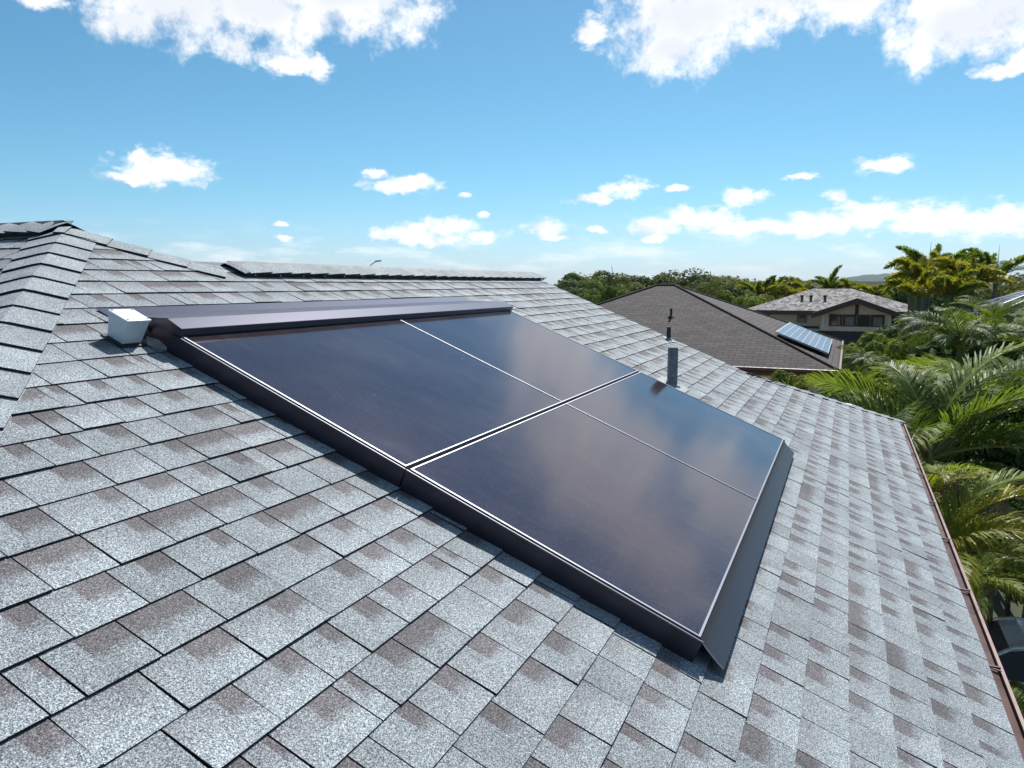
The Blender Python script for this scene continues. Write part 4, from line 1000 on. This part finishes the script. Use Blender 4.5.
def tree(px_, ytop, Y, kind, sc_, label, group='broadleaf trees beyond the roofs'):
    q = at_y(px_, ytop, Y); rzz_ = [2.7, 2.6, 2.9, 2.4, 2.6][kind] * 1.06 * sc_
    cz = q.z - rzz_; s_ = sc_
    o = empty('broadleaf_tree', label, 'tree', (q.x, q.y, 0), random.uniform(0, 6), group)
    t_ = bpy.data.objects.new('trunk', TR[kind]); link(t_, o); t_.scale = (s_, s_, cz / 4.6)
    c_ = bpy.data.objects.new('crown', CM[kind][0]); link(c_, o); c_.location = (0, 0, cz); c_.scale = (s_, s_, s_)
tree(563, 280, 60, 2, .75, 'dark tree directly behind the end of the grey roof ridge')
tree(578, 274, 66, 0, .95, 'bright olive tree right of the grey ridge end')
tree(600, 273, 70, 1, 1.0, 'round green tree, tallest of the left clump of trees')
tree(592, 290, 52, 4, .5, 'small light green tree low in front of the left clump')
tree(606, 287, 55, 2, .6, 'dark low tree in front of the left clump')
tree(620, 287, 50, 0, .45, 'small round bright tree just left of the dark roof')
tree(580, 288, 54, 2, .6, 'dark bush at the edge of the grey roof')
tree(632, 284, 60, 1, .7, 'olive tree in the dip between the tree clumps')
tree(640, 276, 74, 2, 1.0, 'dark tree at the start of the right tree line')
tree(662, 276, 72, 1, 1.0, 'olive brown tree above the left slope of the dark roof')
tree(684, 274, 74, 3, 1.0, 'olive tree straight above the peak of the dark roof')
tree(704, 275, 74, 2, .95, 'dark tree just right of the dark roof peak')
tree(722, 278, 66, 1, .95, 'brownish tree on the right of the dark roof peak')
tree(742, 283, 62, 3, .85, 'olive tree with bare twigs left of the green palms')
tree(712, 284, 56, 3, .7, 'low olive tree behind the right hip of the dark roof')
tree(735, 291, 52, 0, .6, 'low green tree by the corner of the weathered roof')
tree(748, 285, 72, 2, .8, 'dark tree behind the left green palm')
tree(768, 286, 74, 1, .8, 'olive tree behind the leaning pole')
tree(792, 287, 76, 2, .8, 'dark tree behind the small golden palm')
tree(815, 288, 76, 0, .75, 'green tree behind the mast, above the weathered ridge')
tree(842, 288, 78, 2, .8, 'dark tree behind the tall upright frond')
tree(866, 290, 74, 1, .7, 'olive tree right of the gable peak')
tree(884, 291, 70, 0, .7, 'green tree at the foot of the distant blue hill')
tree(755, 292, 56, 4, .6, 'low bright green tree behind the weathered roof corner')
tree(895, 287, 70, 2, .8, 'dark tree behind the right end of the cream house')
tree(888, 297, 56, 4, .6, 'pale green tree behind the right verge of the cream house')
tree(1015, 281, 48, 3, .7, 'olive tree behind the roof at the right edge')
tree(975, 300, 38, 2, .8, 'dark tree filling the gap behind the golden palms')
tree(940, 291, 50, 0, .8, 'dark tree under the left golden palm')
tree(948, 291, 42, 2, .9, 'dark tree behind the trunks of the golden palms')
tree(985, 290, 44, 1, .8, 'olive tree behind the roof corner at the right edge')
tree(950, 322, 34, 0, .6, 'green tree beside the right wall of the cream house')
# more of the same wood beyond the frame, so the place goes on to both sides
for i in range(12):
    xx, yy_ = -62 + i * 5.2 + random.uniform(-1.5, 1.5), 66 + random.uniform(-8, 12)
    k = (i * 2 + 1) % 5; sc_ = random.uniform(.62, .8)
    o = empty('broadleaf_tree', 'low broadleaf tree hidden behind the grey ridge on the left', 'tree', (xx, yy_, 0), i, 'trees hidden behind the ridge')
    t_ = bpy.data.objects.new('trunk', TR[k]); link(t_, o); t_.scale = (sc_, sc_, .68); c_ = bpy.data.objects.new('crown', CM[k][0]); link(c_, o); c_.location = (0, 0, 3.4); c_.scale = (sc_, sc_, sc_)
for i in range(12):
    xx, yy_ = 24 + i * 5.5 + random.uniform(-1.5, 1.5), 52 + random.uniform(-10, 12) - i * 1.5
    k = (i * 3 + 2) % 5; sc_ = random.uniform(.8, 1.1)
    o = empty('broadleaf_tree', 'broadleaf tree beyond the right edge of the picture', 'tree', (xx, yy_, 0), i, 'trees beyond the right edge')
    t_ = bpy.data.objects.new('trunk', TR[k]); link(t_, o); t_.scale = (sc_, sc_, .9); c_ = bpy.data.objects.new('crown', CM[k][0]); link(c_, o); c_.location = (0, 0, 4.4); c_.scale = (sc_, sc_, sc_)
# tree silhouettes along the dark ridge
for i in range(26):
    px_ = 800 + i * 4.3 + random.uniform(-2, 2)
    q = at_y(px_, 286.5 + random.uniform(0, 5) + (2 if px_ < 850 else 0), 230 + random.uniform(-20, 40))
    o = empty('distant_tree', 'small dark conifer like tree in the row on the far slope', 'tree', (q.x, q.y, 0), random.uniform(0, 6), 'dark distant trees on the slope')
    c_ = bpy.data.objects.new('crown', CM[2][0]); link(c_, o); s_ = random.uniform(.5, .8); hh = random.uniform(1.3, 2.0); c_.scale = (s_, s_, hh * s_ * 1.2); c_.location = (0, 0, q.z - 3.4 * hh * s_)
    t_ = bpy.data.objects.new('trunk', TR[2]); link(t_, o); t_.scale = (.5, .5, max(q.z - 3.4 * hh * s_, 1) / 4.6)
# shrubs in the thicket
SH = [crown_mesh('shrub_a', .9, .7, 2600, .07, M['leafC'], 11, 12), crown_mesh('shrub_b', .9, .8, 2600, .08, M['leafA'], 12, 12)]
def shrub(px_, py_, Y, kind, sc_, label):
    q = at_y(px_, py_, Y)
    o = empty('shrub', label, 'shrub', (q.x, q.y, 0), random.uniform(0, 6), 'shrubs in the thicket beside the house')
    c_ = bpy.data.objects.new('foliage', SH[kind][0]); link(c_, o); c_.scale = (sc_, sc_, sc_); c_.location = (0, 0, max(q.z, .6))
    k_ = MB(); k_.tube([(0, 0, 0), (.03, 0, max(q.z, .6) * .6), (0, .05, max(q.z, .6))], [.06, .04, .03], 7); k_.build('stem', M['bark'], o)
shrub(985, 470, 15, 0, 1.5, 'dark leafy shrub deep in the thicket, left of the trunks')
shrub(1022, 455, 16, 0, 1.6, 'dark leafy shrub at the right edge of the thicket')
shrub(955, 500, 14, 0, 1.2, 'dark shrub behind the small bright palm')
shrub(1000, 520, 14.5, 0, 1.4, 'dark shrub above the parked car roof')
shrub(950, 440, 17, 0, 1.5, 'dark shrub behind the large glossy palm')
shrub(975, 560, 12.5, 0, 1.0, 'dark shrub behind the tawny tipped palm')
shrub(918, 400, 19, 1, 1.6, 'green shrub between the large palm and the cream house')
shrub(960, 395, 20, 0, 2.0, 'big dark shrub behind the palms, middle of the thicket')
shrub(1010, 400, 20, 0, 2.2, 'big dark shrub right of the middle of the thicket')
shrub(875, 358, 30, 1, 1.3, 'round green shrub in front of the porch roof')
shrub(1012, 716, 9.5, 1, .5, 'low leafy shrub beside the car at the bottom right')
shrub(862, 405, 17, 1, 1.0, 'green shrub beyond the hip of the grey roof')
shrub(786, 386, 15.5, 1, .45, 'leafy shrub between the two houses, under the brown fascia')

# ------------------------------------------------------------------ parked car
car = empty('car', 'silver grey car parked below the gutter, partly hidden by palm fronds', 'car', (.8, 13.05, .012))
M['car'] = mat('silver car paint', (.58, .60, .61), .28, .5, .5, .04, 3)
M['car_glass'] = mat('car glass', (.045, .045, .047), .25, 0, .12)
M['tyre'] = mat('tyre rubber', (.02, .02, .02), .85)
def car_shell(mb, rows, wid_top, wid_bot):
    pass
k_ = MB()
# body outline (x along the car, z), extruded across with a slight tuck at top and bottom
lowp = [(0, .35), (.02, .62), (.12, .74), (1.0, .90), (1.15, .93), (3.9, .98), (4.35, .96), (4.45, .8), (4.45, .38), (4.2, .28), (.2, .25)]
wdt = lambda z: .86 - .10 * max(0, (z - .65)) / .33 - .05 * max(0, .5 - z)
def side(pts, yc, sgn, wf): return [Vector((x, yc + sgn * wf(x, z), z)) for x, z in pts]
wf = lambda x, z: (.84 if .25 < x < 4.2 else .74) - (.06 if z > .85 else 0) - (.04 if z < .3 else 0)
A_ = side(lowp, .87, -1, wf); B_ = side(lowp, .87, 1, wf)
k_.face(A_); k_.face(list(reversed(B_)))
for i in range(len(A_)):
    j = (i + 1) % len(A_); k_.face([A_[j], A_[i], B_[i], B_[j]], smooth=False)
bo = k_.build('body', M['car'], car, .035)
cab = [(1.05, .9), (1.85, 1.37), (2.05, 1.42), (3.2, 1.43), (3.6, 1.36), (4.2, .95)]
def cabw(x, z): return .77 - .20 * (z - .9) / .5
A_ = side(cab, .87, -1, cabw); B_ = side(cab, .87, 1, cabw)
k_ = MB(); k_.face(A_); k_.face(list(reversed(B_)))
for i in (0, 3, 4): k_.face([A_[i + 1], A_[i], B_[i], B_[i + 1]])
k_.build('windows', M['car_glass'], car)
k_ = MB()
ro = [(1.80, 1.365), (2.05, 1.44), (3.2, 1.45), (3.62, 1.37)]
A2 = side(ro, .87, -1, lambda x, z: .60); B2 = side(ro, .87, 1, lambda x, z: .60)
lowA = [q - Vector((0, 0, .035)) for q in A2]; lowB = [q - Vector((0, 0, .035)) for q in B2]
for i in range(3): k_.hexa([lowA[i], lowA[i + 1], lowB[i + 1], lowB[i], A2[i], A2[i + 1], B2[i + 1], B2[i]])
for sgn in (-1, 1):
    for (xa, za), (xb, zb_) in (((1.02, .9), (1.82, 1.38)), ((2.05, .92), (2.05, 1.42)), ((3.0, .92), (2.9, 1.42)), ((3.6, 1.38), (4.22, .94)), ((1.82, 1.38), (2.05, 1.43)), ((2.05, 1.43), (3.2, 1.44)), ((3.2, 1.44), (3.6, 1.38))):
        k_.tube([(xa, .87 + sgn * (cabw(xa, za) + .004), za), (xb, .87 + sgn * (cabw(xb, zb_) + .004), zb_)], .033, 8)
k_.build('roof', M['car'], car, 0)
for wx in (.82, 3.55):
    for wy in (.1, 1.64):
        k_ = MB(); k_.tube([(wx, wy - .1, .31), (wx, wy + .1, .31)], .31, 24); wh = k_.build('wheel', M['tyre'], car)
        k_ = MB(); k_.tube([(wx, wy - .108, .31), (wx, wy + .108, .31)], .19, 16); k_.build('rim', M['silver'], wh)
for wy in (.3, 1.44):
    k_ = MB(); k_.box((-.02, wy - .18, .58), (.1, wy + .18, .72)); k_.build('headlight', M['white'], car, .02)
k_ = MB(); k_.box((1.35, -.08, .93), (1.55, .08, 1.06)); k_.build('mirror', M['car'], car, .03)
k_ = MB(); k_.box((2.3, .012, .78), (2.48, .045, .81)); k_.box((3.35, .012, .79), (3.53, .045, .82)); k_.build('door_handle', M['silver'], car)

# ------------------------------------------------------------------ thin haze over the whole place
hz = MB(); hz.box((-9500, -9500, -2), (9500, 9500, 160))
hm_ = bpy.data.materials.new('haze air'); hm_.use_nodes = True; T = NT(hm_.node_tree); T.n.clear()
pv_ = T.node('ShaderNodeVolumePrincipled'); pv_.inputs['Color'].default_value = (.74, .87, 1, 1); pv_.inputs['Density'].default_value = HAZE; pv_.inputs['Anisotropy'].default_value = .2
ou_ = T.node('ShaderNodeOutputMaterial'); T.l.new(pv_.outputs[0], ou_.inputs['Volume'])
tag(hz.build('haze', hm_), kind='stuff')
